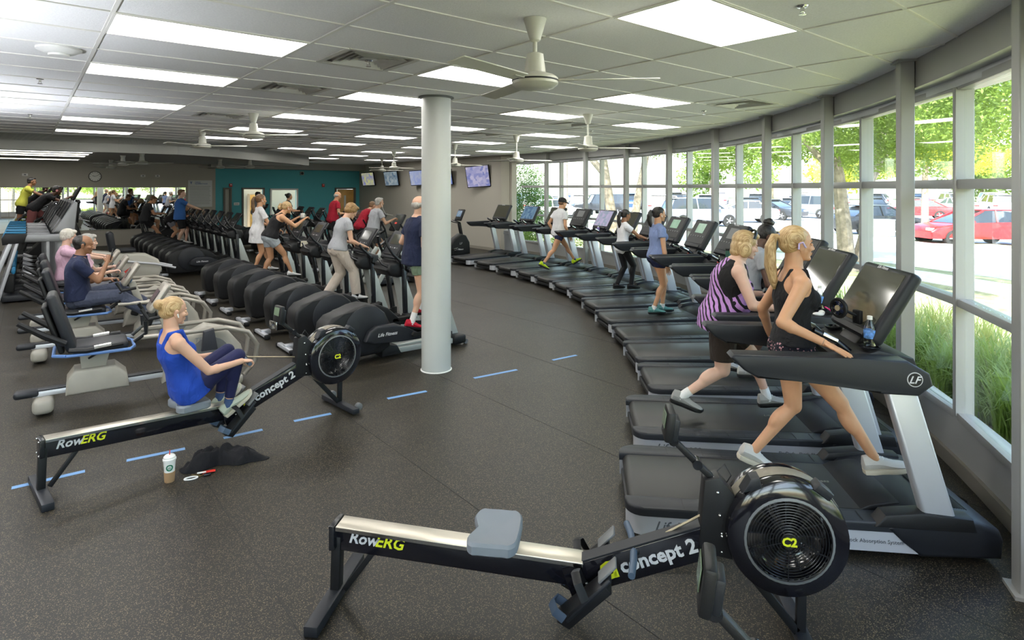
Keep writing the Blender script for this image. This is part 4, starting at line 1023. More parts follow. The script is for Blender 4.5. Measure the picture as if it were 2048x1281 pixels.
        g.cap(sh + V((0, sy * .04 * H, 0)) + shd * .012 * H, so, .033 * H * f2, .028 * H * f2)
        J[s] = (hj, k, ank, so, el, hw, pit)
    bod = job('body', g, SK, t, vx, 5)
    body_extra[bod.name] = []
    # head
    g = G(); hm_ = lambda p: hc + (hrot @ V(p)) * hs
    def he(c, r_): g.ell(hm_(c), tuple(x * hs for x in r_), hrot)
    he((-.012, 0, .032), (.098, .077, .088)); he((.026, 0, -.02), (.060, .060, .084)); he((.032, 0, -.066), (.046, .047, .040)); he((.068, 0, -.090), (.019, .022, .016))
    he((.076, 0, .024), (.014, .042, .009)); g.cap(hm_((.086, 0, .006)), hm_((.101, 0, -.027)), .007 * hs, .0105 * hs); he((.092, .010, -.032), (.010, .008, .007)); he((.092, -.010, -.032), (.010, .008, .007))
    for sy in (-1, 1):
        he((.058, sy * .036, -.022), (.026, .024, .024)); he((-.004, sy * .078, -.008), (.019, .008, .031)); he((-.004, sy * .084, .008), (.017, .006, .016))
    he((.080, 0, -.054), (.011, .022, .006)); he((.079, 0, -.066), (.011, .019, .007))
    g.cap(hm_((-.02, 0, -.05)), nt - nd_ * .01, .045 * hs * f2, .030 * H * f2)
    job('head_tmp', g, SK, t, .0045 if fine >= 2 else .006 if fine == 1 else .008, 3, ('sat', bod))
    ge = G(); gi = G(); gl = G(); gb = G()
    for sy in (-1, 1):
        ge.ell(hm_((.0755, sy * .031, .004)), (.0115 * hs, .014 * hs, .0085 * hs), hrot); gi.ell(hm_((.0845, sy * .0315, .003)), (.0035 * hs, .0055 * hs, .0055 * hs), hrot)
        gb.bar(hm_((.0865, sy * .015, .026)), hm_((.074, sy * .047, .029)), .005 * hs, .006 * hs)
    gl.ell(hm_((.0885, 0, -.0545)), (.004 * hs, .020 * hs, .004 * hs), hrot).ell(hm_((.0868, 0, -.0635)), (.004 * hs, .018 * hs, .005 * hs), hrot)
    for q, m_ in ((ge, eyew), (gi, iris), (gl, lipm), (gb, hm or HBR)): body_extra[bod.name].append((q.mesh('t', None), m_))
    # hands
    for s in 'LR':
        sy = 1 if s == 'L' else -1; hj, k, ank, so, el, hw, pit = J[s]; hk = H / 1.75
        grip = gL if s == 'L' else gR
        f = (hw - el).normalized()
        if hpit is not None and (s in hpit): f = V(hpit[s]).normalized()
        up = V((0, 0, 1)) if abs(f.z) < .75 else V((0, sy, 0)) * 1.0
        n = -(up - f * up.dot(f)).normalized()         # palm normal
        sd = (f.cross(-n) if s == 'L' else -f.cross(-n)).normalized()
        B = M((f, sd, -n)).transposed()
        g = G(); P = lambda a, b, c: hw + (f * a + sd * b - n * c) * hk
        g.ell(P(.045, 0, 0), (.052 * hk, .040 * hk, .015 * hk), B); g.ell(P(.03, .02, -.006), (.035 * hk, .018 * hk, .015 * hk), B); g.cap(hw - f * .02, P(.03, 0, 0), .0145 * H, .018 * hk)
        for i, (off, ln) in enumerate(((.030, .078), (.010, .087), (-.011, .081), (-.031, .064))):
            a = P(.082 - abs(off) * .25, off, 0); c = grip * (.9) + cup * .3; ang = c * .8; d_ = f + sd * off * 3.2; d_.normalize()
            for seg, fr in enumerate((.45, .30, .25)):
                dd = (d_ * math.cos(ang) + n * math.sin(ang)).normalized(); b = a + dd * ln * fr * hk
                g.cap(a, b, (.0090 - seg * .0009) * hk, (.0083 - seg * .0009) * hk, 8); a = b; ang += c * .95
        a = P(.022, .03, -.004); d_ = (f * .62 + sd * .72 + n * (.25 + grip * .5)).normalized()
        b = a + d_ * .038 * hk; g.cap(a, b, .0125 * hk, .0098 * hk, 8); d2 = (f * .9 + sd * .25 * (1 - grip * 1.6) + n * (.2 + grip * .7)).normalized(); g.cap(b, b + d2 * .030 * hk, .0096 * hk, .0082 * hk, 8)
        job('hand_tmp', g, SK, t, .0034 if fine >= 2 else .0045 if fine == 1 else .006, 1, ('sat', bod))
    # shirt
    tm = tm or cloth('white tee', (.75, .75, .76)); off = .011
    g = G(); T = TOR[sex]; strap = top in ('tank', 'racer')
    def tw(tt):
        for (a, b, c), (a2, b2, c2) in zip(T[:-1], T[1:]):
            if a <= tt <= a2: k_ = (tt - a) / (a2 - a); return b + (b2 - b) * k_, c + (c2 - c) * k_
        return (T[0][1] * 1.2 if tt < 0 else T[-1][1]), (T[0][2] * 1.2 if tt < 0 else T[-1][2])
    rings = []; tops = .262 if strap else .313
    for i in range(15):
        tt = hem + (tops - hem) * i / 14; b, c = tw(max(tt, -.005)); low_ = max(0, .16 - tt) * .09 * (0 if top == 'racer' else 1)
        if strap and tt > .2: b *= 1 - (tt - .2) * 5.0
        if not strap and tt > .29: b *= 1.05
        rings.append(ring(tt, b + low_, c + low_ * .6, off + (.003 if tt < .1 else 0)))
    g.loft(rings)
    if sex == 'f' and bust:
        for sy in (-1, 1): g.ell(p1 + fx * .047 * H * fat + V((0, sy * .042 * H, 0)), (.036 * H * fat * bust + off, .038 * H + off, .038 * H + off))
    if fat > 1.15: p2, d2 = spine(.09); g.ell(p2 + V((d2.z, 0, -d2.x)) * .025 * H, (.085 * H * fat + off, .09 * H * fat + off, .085 * H))
    for s in 'LR':
        sy = 1 if s == 'L' else -1; hj, k, ank, so, el, hw, pit = J[s]
        if not strap and sleeve:
            g.ell(so + V((0, -sy * .004, 0)) * H, .034 * H * f2 + off); g.cap(sh + V((0, sy * .04 * H, 0)) + shd * .012 * H, so, .033 * H * f2 + off, .03 * H * f2 + off)
            if sleeve: e = so.lerp(el, sleeve); g.tube([so, so.lerp(e, .5), e], [.030 * H * f2 + off, .029 * H * f2 + off * 1.4, .029 * H * f2 + off * 1.6], 12)
        else:
            q0, _ = spine(.24); q1, dq = spine(.30); y0 = sy * .052 * H; y1 = sy * (.045 if top == 'tank' else .038) * H; fxx = V((dq.z, 0, -dq.x))
            g.tube([q0 + V((0, y0, 0)) + fxx * .050 * H, q1 + V((0, y1 * 1.25, 0)) + fxx * .028 * H + dq * .012 * H, q1 + V((0, y1 * 1.2, 0)) - fxx * .022 * H + dq * .008 * H, q0 + V((0, y0 * .6, 0)) - fxx * .052 * H], [.015 * H if top == 'tank' else .011 * H] * 4, 8)
    if hem < 0:
        for sy in (-1, 1): g.ell(p0 - V((d0.z, 0, -d0.x)) * .024 * H + V((0, sy * .042 * H, 0 if hem < 0 else .008 * H)), tuple(x * H * f2 + off + .014 for x in (.05, .05, .055)))
        g.ell(p0 + V((0, 0, .012 * H)), (.075 * H * fat + off, .102 * H * f2 + off + .008, .05 * H))
    shirt = job('shirt', g, tm, t, vx * .9, 6)
    if top == 'polo':
        q, dq = spine(.318); cg = G(); q2 = [q + (V((dq.z, 0, -dq.x)) * math.cos(a) * .05 + V((0, 1, 0)) * math.sin(a) * .05) * H for a in [2 * PI * j / 16 for j in range(16)]]
        cg.loft([[z - dq * .012 * H for z in q2], [q + (z - q) * .88 + dq * .014 * H for z in q2]], caps=False).obj('collar', tm, t)
    # trousers
    bm_ = bm_ or cloth('black shorts', (.02, .02, .022)); o2 = {'leggings': .009, 'shorts': .013, 'pants': .014}[bot]
    g = G(); top_t = .05
    g.loft([ring(tt, tw(max(tt, -.01))[0], tw(max(tt, -.01))[1], o2 - .003) for tt in (-.03, -.01, .01, .03, .05, .068)])
    for sy in (-1, 1): g.ell(p0 - V((d0.z, 0, -d0.x)) * .024 * H + V((0, sy * .042 * H, 0)), tuple(x * H * f2 + o2 for x in (.05, .048, .055)))
    for s in 'LR':
        sy = 1 if s == 'L' else -1; hj, k, ank, so, el, hw, pit = J[s]
        g.ell(hj.lerp(k, .2) + V((.008, 0, 0)) * H, tuple(x * H * f2 + o2 for x in (.05, .05, .055)))
        if bot == 'shorts':
            e = hj.lerp(k, leg); r0 = (.053 - .018 * leg) * H * f2 + o2; g.tube([hj, hj.lerp(e, .5), e], [.053 * H * f2 + o2, .052 * H * f2 + o2 * 1.15, max(r0, .046 * H * f2 + o2 * 1.3)], 14)
        else:
            wd = .0 if bot == 'leggings' else .012 * H
            g.cap(hj, k, .053 * H * f2 + o2, .034 * H * f2 + o2 + wd * .6); cd = (ank - k).normalized(); bk = V((cd.z, 0, -cd.x))
            if bk.x > 0: bk = -bk
            e = k.lerp(ank, leg)
            if bot == 'leggings': g.tube([k, e], [.031 * H * f2 + o2, .0205 * H + o2], 12); g.ell(k, .0335 * H * f2 + o2); g.ell(k.lerp(ank, .3) + bk * .009 * H, (.03 * H * f2 + o2, .029 * H * f2 + o2, .062 * H), (ank - k).to_track_quat('Z', 'Y').to_matrix())
            else: g.tube([k, k.lerp(e, .5), e], [.036 * H * f2 + o2 + wd * .5, .036 * H + o2 + wd * .4, .032 * H + o2 + wd * .4], 12); g.ell(k, .0365 * H * f2 + o2 + wd * .5)
    job({'shorts': 'shorts', 'leggings': 'leggings', 'pants': 'trousers'}[bot], g, bm_, t, vx * .9, 3)
    # shoes
    shoe = shoe or cloth('white shoe', (.7, .7, .7)); sole = sole or mat('white sole', (.75, .74, .72), .6)
    for s in 'LR':
        sy = 1 if s == 'L' else -1; hj, k, ank, so, el, hw, pit = J[s]; L = .158 * H
        fr = M.Rotation(R(pit), 3, 'Y') @ M.Rotation(R(sy * 5), 3, 'Z')
        def F(x, y, z): return ank + fr @ V((x * L, y * L, z * L - .0))
        prof = [(-.31, .09, -.13, .02), (-.28, .14, -.12, .13), (-.14, .16, -.10, .15), (.03, .15, -.13, .12), (.14, .155, -.17, .075), (.26, .175, -.17, .01), (.40, .19, -.20, -.045), (.54, .185, -.22, -.075), (.66, .145, -.235, -.11), (.74, .07, -.24, -.16)]
        sh_ = G(); rgs = []
        for x, w2, zb, zt in prof:
            zb = -.22; zc = (zb + zt) / 2 - .01; hh = (zt - zb) / 2; rgs.append([F(x, w2 * math.cos(2 * PI * j / 14) * (1 if math.sin(2 * PI * j / 14) < .3 else .78), zc + hh * math.sin(2 * PI * j / 14) + .0) for j in range(14)])
        sh_.loft(rgs); so_ = sh_.obj('shoe', shoe, t)
        sg = G(); out = [(-.33, .0), (-.30, .12), (-.12, .165), (.05, .15), (.2, .165), (.38, .20), (.55, .20), (.70, .14), (.77, .0)]; oo = out + [(x, -y) for x, y in out[-2:0:-1]]
        lift = lambda x: .03 * max(0, (x - .45) / .3) ** 2
        sg.loft([[F(x * .95, y * .92, -.305 + lift(x)) for x, y in oo], [F(x, y * 1.05, -.27 + lift(x)) for x, y in oo], [F(x, y * 1.02, -.19 + lift(x)) for x, y in oo]]); sg.obj('sole', sole, so_)
        if fine >= 1:
            lg = G()
            for q in range(4): x = .06 + q * .085; z = .115 - q * .052; lg.tube([F(x, -.08, z - .045), F(x + .02, 0, z - .005), F(x, .08, z - .045)], .0022 if fine < 2 else .003, 5)
            lg.obj('laces', white, so_)
        if sock: e = ank.lerp(k, .10 if sock[1] == 0 else sock[1]); G().tube([ank - (k - ank).normalized() * .03, ank, e], [.024 * H, .0225 * H, .023 * H], 12).obj('sock', sock[0], t)
    # hair
    hm = hm or HBR; g = G(); vh = .005 if fine >= 1 else .008
    def hh_(c, r_): g.ell(hm_(c), tuple(x * hs for x in r_), hrot)
    if hair in ('ponytail', 'bun', 'topbun', 'long'):
        hh_((-.022, 0, .040), (.098, .083, .086)); hh_((-.045, 0, .0), (.068, .072, .062))
        if hair == 'ponytail':
            a = hm_((-.112, 0, .052)); ln = extra.get('tail', .33) if extra else .33; dn = V((-.25, 0, -1)).normalized()
            pts_ = [hm_((-.09, 0, .05)), a + V((-.03, 0, .0)), a + V((-.055, 0, -.07)), a + V((-.055, .005, -ln * .55)), a + V((-.035, 0, -ln * .85)), a + V((-.03, 0, -ln))]
            g.tube(pts_, [.02, .030, .043, .046, .034, .010], 10, sq=(1, .85)); G().tube([pts_[0], pts_[0].lerp(pts_[1], .55)], [.027, .024], 12).obj('hair_tie', mat('hair tie', (.2, .22, .35), .6), t)
        if hair == 'bun': hh_((-.115, 0, .06), (.042, .045, .042)); G().lathe([(.03, -.008), (.034, 0), (.03, .008)], hm_((-.085, 0, .055)), 'X', 14).obj('hair_tie', mat('hair tie grey', (.35, .36, .38), .6), t)
        if hair == 'topbun':
            hh_((-.05, 0, .145), (.042, .045, .04)); hh_((-.08, 0, .13), (.03, .03, .03)); hh_((-.02, .01, .15), (.03, .03, .03))
    elif hair == 'bob':
        hh_((-.022, 0, .040), (.103, .088, .090)); hh_((-.055, 0, -.02), (.068, .088, .085)); hh_((-.02, .075, -.035), (.055, .024, .07)); hh_((-.02, -.075, -.035), (.055, .024, .07)); hh_((-.07, 0, -.07), (.05, .07, .045)); hh_((.05, 0, .09), (.045, .06, .03))
    elif hair == 'shortf':
        hh_((-.024, 0, .042), (.105, .091, .092)); hh_((-.055, 0, -.005), (.066, .082, .07)); hh_((.045, 0, .085), (.05, .065, .035)); hh_((-.01, .07, .01), (.045, .022, .045)); hh_((-.01, -.07, .01), (.045, .022, .045))
    elif hair == 'short':
        hh_((-.024, 0, .043), (.095, .081, .085)); hh_((-.052, 0, -.008), (.058, .070, .058)); hh_((.035, 0, .09), (.05, .06, .03))
    elif hair == 'fringe':
        hh_((-.060, 0, .005), (.056, .079, .058)); hh_((-.02, .066, .012), (.045, .016, .030)); hh_((-.02, -.066, .012), (.045, .016, .030))
    elif hair == 'receding': hh_((-.048, 0, .040), (.078, .083, .083)); hh_((-.05, 0, -.012), (.056, .070, .055)); hh_((-.01, .066, .018), (.035, .017, .036)); hh_((-.01, -.066, .018), (.035, .017, .036))
    elif hair == 'cap':
        hh_((-.045, 0, .0), (.06, .074, .055))
        cg = G(); cg.ell(hm_((-.018, 0, .055)), tuple(x * hs for x in (.104, .086, .082)), hrot, 20, 14)
        cp = job('cap', cg, mat('black cap', (.015, .015, .017), .7), t, .006, 2)
        G().prism([(hm_((.04, 0, .06))).to_tuple()[::2], hm_((.155, 0, .035)).to_tuple()[::2], hm_((.15, 0, .030)).to_tuple()[::2], hm_((.04, 0, .045)).to_tuple()[::2]], -.062, .062, .01).obj('cap_brim', mat('black cap', (0, 0, 0)), t)
    job('hair', g, hm, t, vh, 2)
    if extra:
        if 'glasses' in extra:
            gg = G()
            for sy in (-1, 1):
                gg.tube([hm_((.104 + .006 * math.cos(a), sy * (.033 + .023 * math.cos(a)), .002 + .017 * math.sin(a))) for a in [2 * PI * j / 14 for j in range(15)]], .002, 5, False); gg.tube([hm_((.10, sy * .058, .008)), hm_((.0, sy * .086, .012))], .002, 5)
            gg.tube([hm_((.11, -.01, .006)), hm_((.11, .01, .006))], .002, 5); gg.obj('glasses', blks, t)
        if 'bud' in extra:
            for sy in (-1, 1): G().cap(hm_((.004, sy * .084, -.012)), hm_((.012, sy * .088, -.035)), .006 * hs, .004 * hs, 8).obj('earbud', white, t)
        if 'earhook' in extra:
            for sy in (-1, 1): G().tube([hm_((.02, sy * .088, -.012)), hm_((.0, sy * .092, .022)), hm_((-.022, sy * .092, .012)), hm_((-.024, sy * .09, -.022))], .006 * hs, 8).obj('earphone', mat('lilac plastic', (.5, .42, .7), .35), t)
        if 'wired' in extra:
            G().tube([hm_((.0, -.088, -.012)), hm_((.05, -.10, -.16)), hm_((.12, -.08, -.26)), hm_((.35, -.0, -.30))], .003, 5).obj('earphone_cord', white, t)
        if 'headband' in extra:
            pts_ = [hm_((.045 - .02 * abs(math.cos(a)) ** 2, .098 * math.cos(a), .055 + .088 * math.sin(a))) for a in [PI * j / 14 - .15 for j in range(15)]]
            G().tube(pts_, .011 * hs, 6, sq=(1.3, .5)).obj('headband', blks, t)
        if 'headphones' in extra:
            pts_ = [hm_((-.005, .098 * math.cos(a), .03 + .105 * math.sin(a))) for a in [PI * j / 14 for j in range(15)]]; hb = G().tube(pts_, .008, 6).obj('headphones', blks, t)
            for sy in (-1, 1): G().ell(hm_((-.003, sy * .092, -.005)), (.03, .014, .035)).obj('ear_cup', mat('pink pad', (.5, .2, .2), .6), hb)
        if 'phone' in extra:
            hw = J[extra['phone']][5]; el = J[extra['phone']][4]; d_ = (hw - el).normalized(); G().box(hw + d_ * .09 + V((.02, 0, .02)), (.012, .072, .15), .006, 2, M.Rotation(R(12), 3, 'Y')).obj('phone', blks, t)
        if 'bracelet' in extra:
            hw = J['R'][5]; el = J['R'][4]; d_ = (hw - el).normalized(); q = d_.to_track_quat('Z', 'Y').to_matrix()
            G().tube([hw + q @ V((.0175 * H / 1.73 * 1.5 * math.cos(a), .0175 * H / 1.73 * 1.5 * math.sin(a), -.01)) for a in [2 * PI * j / 16 for j in range(17)]], .0011, 5, False).obj('bracelet', chrome, t)
    t['_J'] = 1
    return t, J, hm_
def on(base, hd, x, y=0, z=0):
    a = R(hd); return V((base[0] + x * math.cos(a) - y * math.sin(a), base[1] + x * math.sin(a) + y * math.cos(a), z))
def tmp(i, x, y=0): X, Y, h = TREADS[i]; return on((X, Y), h, x, y, 0), h
# ---- cloth colours
blackc = cloth('black jersey', (.012, .012, .014)); navy = cloth('navy jersey', (.012, .018, .05)); greyt = cloth('heather grey', (.36, .37, .40)); whitec = cloth('white jersey', (.72, .72, .75))
lblue = cloth('blue heather', (.20, .26, .46)); navys = cloth('navy shorts', (.012, .018, .06)); bluet = cloth('royal tank', (.012, .055, .36)); nleg = cloth('navy leggings', (.012, .014, .06), .7, .15); bleg = cloth('black leggings', (.01, .01, .012), .7, .15)
pinkc = cloth('pink tee', (.62, .40, .52)); redc = cloth('red tee', (.35, .012, .03)); bluem = cloth('blue tee', (.035, .12, .36)); beigep = cloth('beige trousers', (.50, .43, .37)); sage = cloth('sage shorts', (.16, .22, .15)); dgt = cloth('dark grey tee', (.03, .032, .035)); brownb = cloth('dark brown shorts', (.03, .022, .018))
jeans = cloth('grey jeans', (.06, .07, .11)); royal = cloth('royal shorts', (.005, .07, .7)); gshort = cloth('light grey shorts', (.38, .42, .46)); yelt = cloth('yellow tee', (.55, .55, .08)); plaid = cloth('plaid shorts', (.18, .06, .06)); khaki = cloth('grey trousers', (.22, .22, .25))
# zebra stripes
zeb = cloth('zebra top', (.5, .25, .6)); t_ = zeb.node_tree; b_ = t_.nodes['Principled BSDF']
tc = nd(zeb, 'ShaderNodeTexCoord'); wv = nd(zeb, 'ShaderNodeTexWave'); wv.inputs['Scale'].default_value = 7; wv.inputs['Distortion'].default_value = 5; wv.inputs['Detail'].default_value = 2; wv.inputs['Detail Scale'].default_value = .9
mp = nd(zeb, 'ShaderNodeMapping'); mp.inputs['Rotation'].default_value = (0, R(35), R(30)); cr = nd(zeb, 'ShaderNodeValToRGB'); cr.color_ramp.interpolation = 'CONSTANT'
cr.color_ramp.elements[0].color = (.012, .010, .014, 1); cr.color_ramp.elements[1].color = (.52, .27, .62, 1); cr.color_ramp.elements[1].position = .34
lk(zeb, tc.outputs['Object'], mp.inputs[0]); lk(zeb, mp.outputs[0], wv.inputs[0]); lk(zeb, wv.outputs['Fac'], cr.inputs[0])
sx = nd(zeb, 'ShaderNodeSeparateXYZ'); lk(zeb, tc.outputs['Object'], sx.inputs[0])
ab = nd(zeb, 'ShaderNodeMath'); ab.operation = 'ABSOLUTE'; lk(zeb, sx.outputs[1], ab.inputs[0])
sb = nd(zeb, 'ShaderNodeMath'); sb.operation = 'MULTIPLY_ADD'; sb.inputs[1].default_value = .38; sb.inputs[2].default_value = -.40; lk(zeb, sx.outputs[2], sb.inputs[0])   # panel grows with height
ad = nd(zeb, 'ShaderNodeMath'); ad.operation = 'ADD'; lk(zeb, ab.outputs[0], ad.inputs[0]); lk(zeb, sb.outputs[0], ad.inputs[1])
gt = nd(zeb, 'ShaderNodeMath'); gt.operation = 'GREATER_THAN'; gt.inputs[1].default_value = .268; lk(zeb, ad.outputs[0], gt.inputs[0])
mz = nd(zeb, 'ShaderNodeMix'); mz.data_type = 'RGBA'; lk(zeb, gt.outputs[0], mz.inputs[0]); lk(zeb, cr.outputs[0], mz.inputs[6]); mz.inputs[7].default_value = (.012, .011, .012, 1); lk(zeb, mz.outputs[2], b_.inputs['Base Color'])
# patterned pink/black shorts
pat = cloth('patterned shorts', (.3, .15, .18)); vo = nd(pat, 'ShaderNodeTexVoronoi'); vo.inputs['Scale'].default_value = 45; cr = nd(pat, 'ShaderNodeValToRGB'); cr.color_ramp.interpolation = 'CONSTANT'
cr.color_ramp.elements[0].color = (.55, .28, .30, 1); cr.color_ramp.elements[1].color = (.012, .012, .02, 1); cr.color_ramp.elements[1].position = .32
tc = nd(pat, 'ShaderNodeTexCoord'); lk(pat, tc.outputs['Object'], vo.inputs[0]); lk(pat, vo.outputs['Distance'], cr.inputs[0]); lk(pat, cr.outputs[0], pat.node_tree.nodes['Principled BSDF'].inputs['Base Color'])
sg = cloth('grey shoe', (.30, .30, .29), .7, .2); slg = cloth('light grey shoe', (.52, .51, .49), .7, .2); sm_ = cloth('mint grey shoe', (.42, .46, .38), .7, .2); sr = cloth('red shoe', (.45, .01, .03), .6, .1); sy_ = cloth('neon shoe', (.55, .75, .02), .6, .1); sb_ = cloth('black shoe', (.015, .015, .016), .6, .1); st_ = cloth('teal shoe', (.10, .26, .25), .6, .2); sw_ = cloth('white shoe', (.7, .7, .7), .7, .1)
blksole = mat('black sole', (.02, .02, .02), .7); gum = mat('cream sole', (.6, .55, .45), .6)
socw = cloth('white sock', (.75, .75, .75)); socb = cloth('blue sock', (.05, .09, .2)); sock_k = cloth('black sock', (.01, .01, .01))

# ---- treadmill walkers
P_, h_ = tmp(13, 0); B2 = .232
person('blonde woman with ponytail in a black racerback tank on the nearest treadmill', P_, h_, H=1.72, sk='tan', pel=(1.13, 1.125), lean=0, bend=1, aL=(.90, .30), aR=(1.66, .30), pL=22, pR=-10, hR=(1.20, -.36, 1.255), hL=(1.10, .36, 1.10), hp=0, hy=3,
       hair='ponytail', hm=HB, top='racer', tm=blackc, hem=.025, bot='shorts', bm_=pat, leg=.16, shoe=slg, sole=gum, fine=2, feetw=.085, cup=.15, hpit={'R': (.72, -.52, -.34)}, extra={'earhook': 1, 'tail': .36, 'bracelet': 1})
P_, h_ = tmp(12, 0)
person('older blonde woman in a purple zebra striped sleeveless top on the second treadmill', P_, h_, H=1.68, sk='pale', fat=1.32, pel=(.78, 1.06), lean=7, bend=10, aR=(.44, .33), aL=(1.20, .29), pR=18, pL=-4, hR=(1.22, -.30, 1.22), hL=(1.22, .28, 1.24), gR=.9, gL=.9, hp=12, hy=2,
       hair='bob', hm=HB, top='tee', sleeve=0, tm=zeb, hem=-.05, bot='shorts', bm_=brownb, leg=.80, shoe=sg, sole=mat('white sole', (0, 0, 0)), sock=(socw, .2), fine=2, feetw=.085, bust=1, extra={'headband': 1})
P_, h_ = tmp(11, 0)
person('dark skinned woman with a hair bun in a grey top behind the zebra top woman', P_, h_, H=1.66, sk='dark', pel=(1.08, 1.06), lean=7, bend=7, aL=(.9, .27), aR=(1.05, .235), pL=8, hR=(1.45, -.25, 1.25), hL=(1.45, .25, 1.3), gR=.8, hp=30,
       hair='topbun', hm=HK, top='tee', sleeve=.45, tm=greyt, bot='shorts', bm_=royal, leg=.88, shoe=slg, sole=blksole, sock=(socw, .12))
P_, h_ = tmp(8, 0)
person('woman with dark ponytail in a heather blue tee and navy shorts on a treadmill', P_, h_, H=1.68, sk='tan', pel=(.90, 1.10), lean=1, bend=1, aR=(.82, .235), aL=(1.02, .235), hR=(.95, -.30, .98), hL=(1.0, .30, 1.0), hp=3,
       hair='ponytail', hm=HK, top='tee', sleeve=.42, tm=lblue, hem=.0, bot='shorts', bm_=navys, leg=.30, shoe=st_, sock=(socw, .12), extra={'bud': 1, 'tail': .26})
P_, h_ = tmp(6, 0)
person('girl with long black hair in a white tee and black leggings on a treadmill', P_, h_, H=1.57, sk='brown', pel=(.97, 1.03), lean=1, bend=3, aR=(1.12, .235), aL=(.88, .235), hR=(1.42, -.22, 1.20), hL=(1.42, .22, 1.20), hp=12, fat=.95,
       hair='ponytail', hm=HK, top='tee', sleeve=.4, tm=whitec, bot='leggings', bm_=bleg, leg=.97, shoe=sb_, extra={'tail': .36})
P_, h_ = tmp(3, 0)
person('man in a black cap, white polo and neon yellow shoes striding on a treadmill', P_, h_, H=1.77, sex='m', sk='tan', pel=(.98, 1.11), lean=3, bend=4, aR=(.50, .32), aL=(1.50, .33), pR=26, pL=-22, hR=(1.10, -.30, 1.05), hL=(1.05, .32, 1.1), hp=14,
       hair='cap', hm=HBR, top='polo', tm=whitec, hem=-.04, sleeve=.5, bot='shorts', bm_=navys, leg=.42, shoe=sy_, sole=blksole, sock=(socb, .08), extra={'bud': 1})
# ---- elliptical users
def el(k, x=0): q = epos(k); return q, 39.5
q, h_ = el(0)
person('bald man in a navy tee, sage shorts and red shoes beside the column', q, h_ - 4, H=1.74, sex='m', sk='fair', fat=1.12, pel=(1.32, 1.26), lean=2, bend=3, aR=(1.20, .36), aL=(1.46, .46), pR=12, pL=6, hR=(1.55, -.26, 1.40), hL=(1.52, .26, 1.40), gR=1, gL=1, hp=2,
       hair='fringe', hm=HG, top='tee', sleeve=.6, tm=navy, hem=-.05, bot='shorts', bm_=sage, leg=.50, shoe=sr, sole=mat('white sole', (0, 0, 0)), sock=(socw, .3), extra={'bud': 1, 'glasses': 1}, feetw=.15)
q, h_ = el(2)
person('woman with short auburn hair in a grey tee and beige trousers on an elliptical', q, h_, H=1.66, sk='fair', pel=(1.15, 1.20), lean=8, bend=9, aR=(1.42, .38), aL=(1.02, .40), pL=20, hR=(1.50, -.24, 1.26), hL=(1.50, .24, 1.28), gR=1, gL=1, hp=32,
       hair='shortf', hm=HA, top='tee', sleeve=.42, tm=greyt, hem=.0, bot='pants', bm_=beigep, leg=.93, shoe=sw_, sock=(sock_k, .10), feetw=.13)
q, h_ = el(5)
person('blonde woman in a black tank and light grey shorts leaning on an elliptical console', q, h_, H=1.70, sk='tan', fat=1.1, pel=(1.05, 1.20), lean=18, bend=12, aR=(1.45, .40), aL=(.92, .34), pL=12, pR=4, hR=(1.68, -.20, 1.56), hL=(1.66, .20, 1.56), gR=.8, hp=14,
       hair='ponytail', hm=HB, top='tank', tm=blackc, hem=.0, bot='shorts', bm_=gshort, leg=.45, shoe=sw_, feetw=.12, extra={'tail': .12, 'bud': 1})
q, h_ = el(6)
person('girl with long brown ponytail in an oversized white tee', q, h_, H=1.72, sk='tan', pel=(1.12, 1.24), lean=3, bend=2, aR=(1.00, .36), aL=(1.42, .38), pR=14, hR=(1.50, -.24, 1.30), hL=(1.50, .24, 1.35), gR=.8, hp=2,
       hair='ponytail', hm=HBR, top='tee', sleeve=.6, tm=whitec, hem=-.13, bot='shorts', bm_=blackc, leg=.2, shoe=sw_, feetw=.12, extra={'tail': .36, 'bud': 1})
def fp(k): return FORG + U * (.9 * k)
person('man in a blue tee and black shorts on a far elliptical by the notice board', fp(5), 39.5, H=1.80, sex='m', sk='pale', fat=1.15, pel=(1.15, 1.28), lean=1, bend=3, aR=(1.05, .36), aL=(1.35, .4), hR=(1.72, -.22, 1.50), hL=(1.7, .22, 1.5), gR=.6, hp=0, hy=-15, hair='short', hm=HBR, top='tee', tm=bluem, hem=-.05, bot='shorts', bm_=blackc, leg=.85, shoe=sw_, fine=0, feetw=.12)
person('hunched blonde woman in a black tank on the far elliptical row', fp(6), 39.5, H=1.68, sk='tan', pel=(1.0, 1.12), lean=34, bend=14, aR=(.95, .36), aL=(1.35, .42), hR=(1.55, -.22, 1.30), hL=(1.55, .22, 1.3), gR=.8, hp=35, hair='shortf', hm=HB, top='tank', tm=blackc, bot='shorts', bm_=khaki, leg=.5, shoe=sw_, fine=0, feetw=.12)
BK = (-12.85, 20.35)
person('man in a dark grey tee seated on the upright bike by the mirror', V((BK[0], BK[1], 0)), 39, H=1.80, sex='m', sk='tan', fat=1.1, pel=(.20, 1.10), lean=8, bend=10, aR=(.80, .32), aL=(.62, .5), hR=(.72, -.2, 1.30), hL=(.72, .2, 1.30), gR=.6, hp=30, hair='short', hm=HBR, top='tee', tm=dgt, bot='shorts', bm_=blackc, leg=.7, shoe=sw_, fine=0, feetw=.16, extra={'glasses': 1})
def r3(k): return R3 + U * k
person('bald man in a red tee in the back row by the maple door', r3(2.1), 39.5, H=1.78, sex='m', sk='tan', fat=1.1, pel=(1.3, 1.24), lean=6, bend=5, aR=(1.15, .34), aL=(1.45, .4), hR=(1.62, -.24, 1.42), hL=(1.6, .24, 1.4), gR=.8, hp=10, hair='fringe', hm=HG, top='tee', tm=redc, bot='shorts', bm_=blackc, leg=.8, fine=0, feetw=.12)
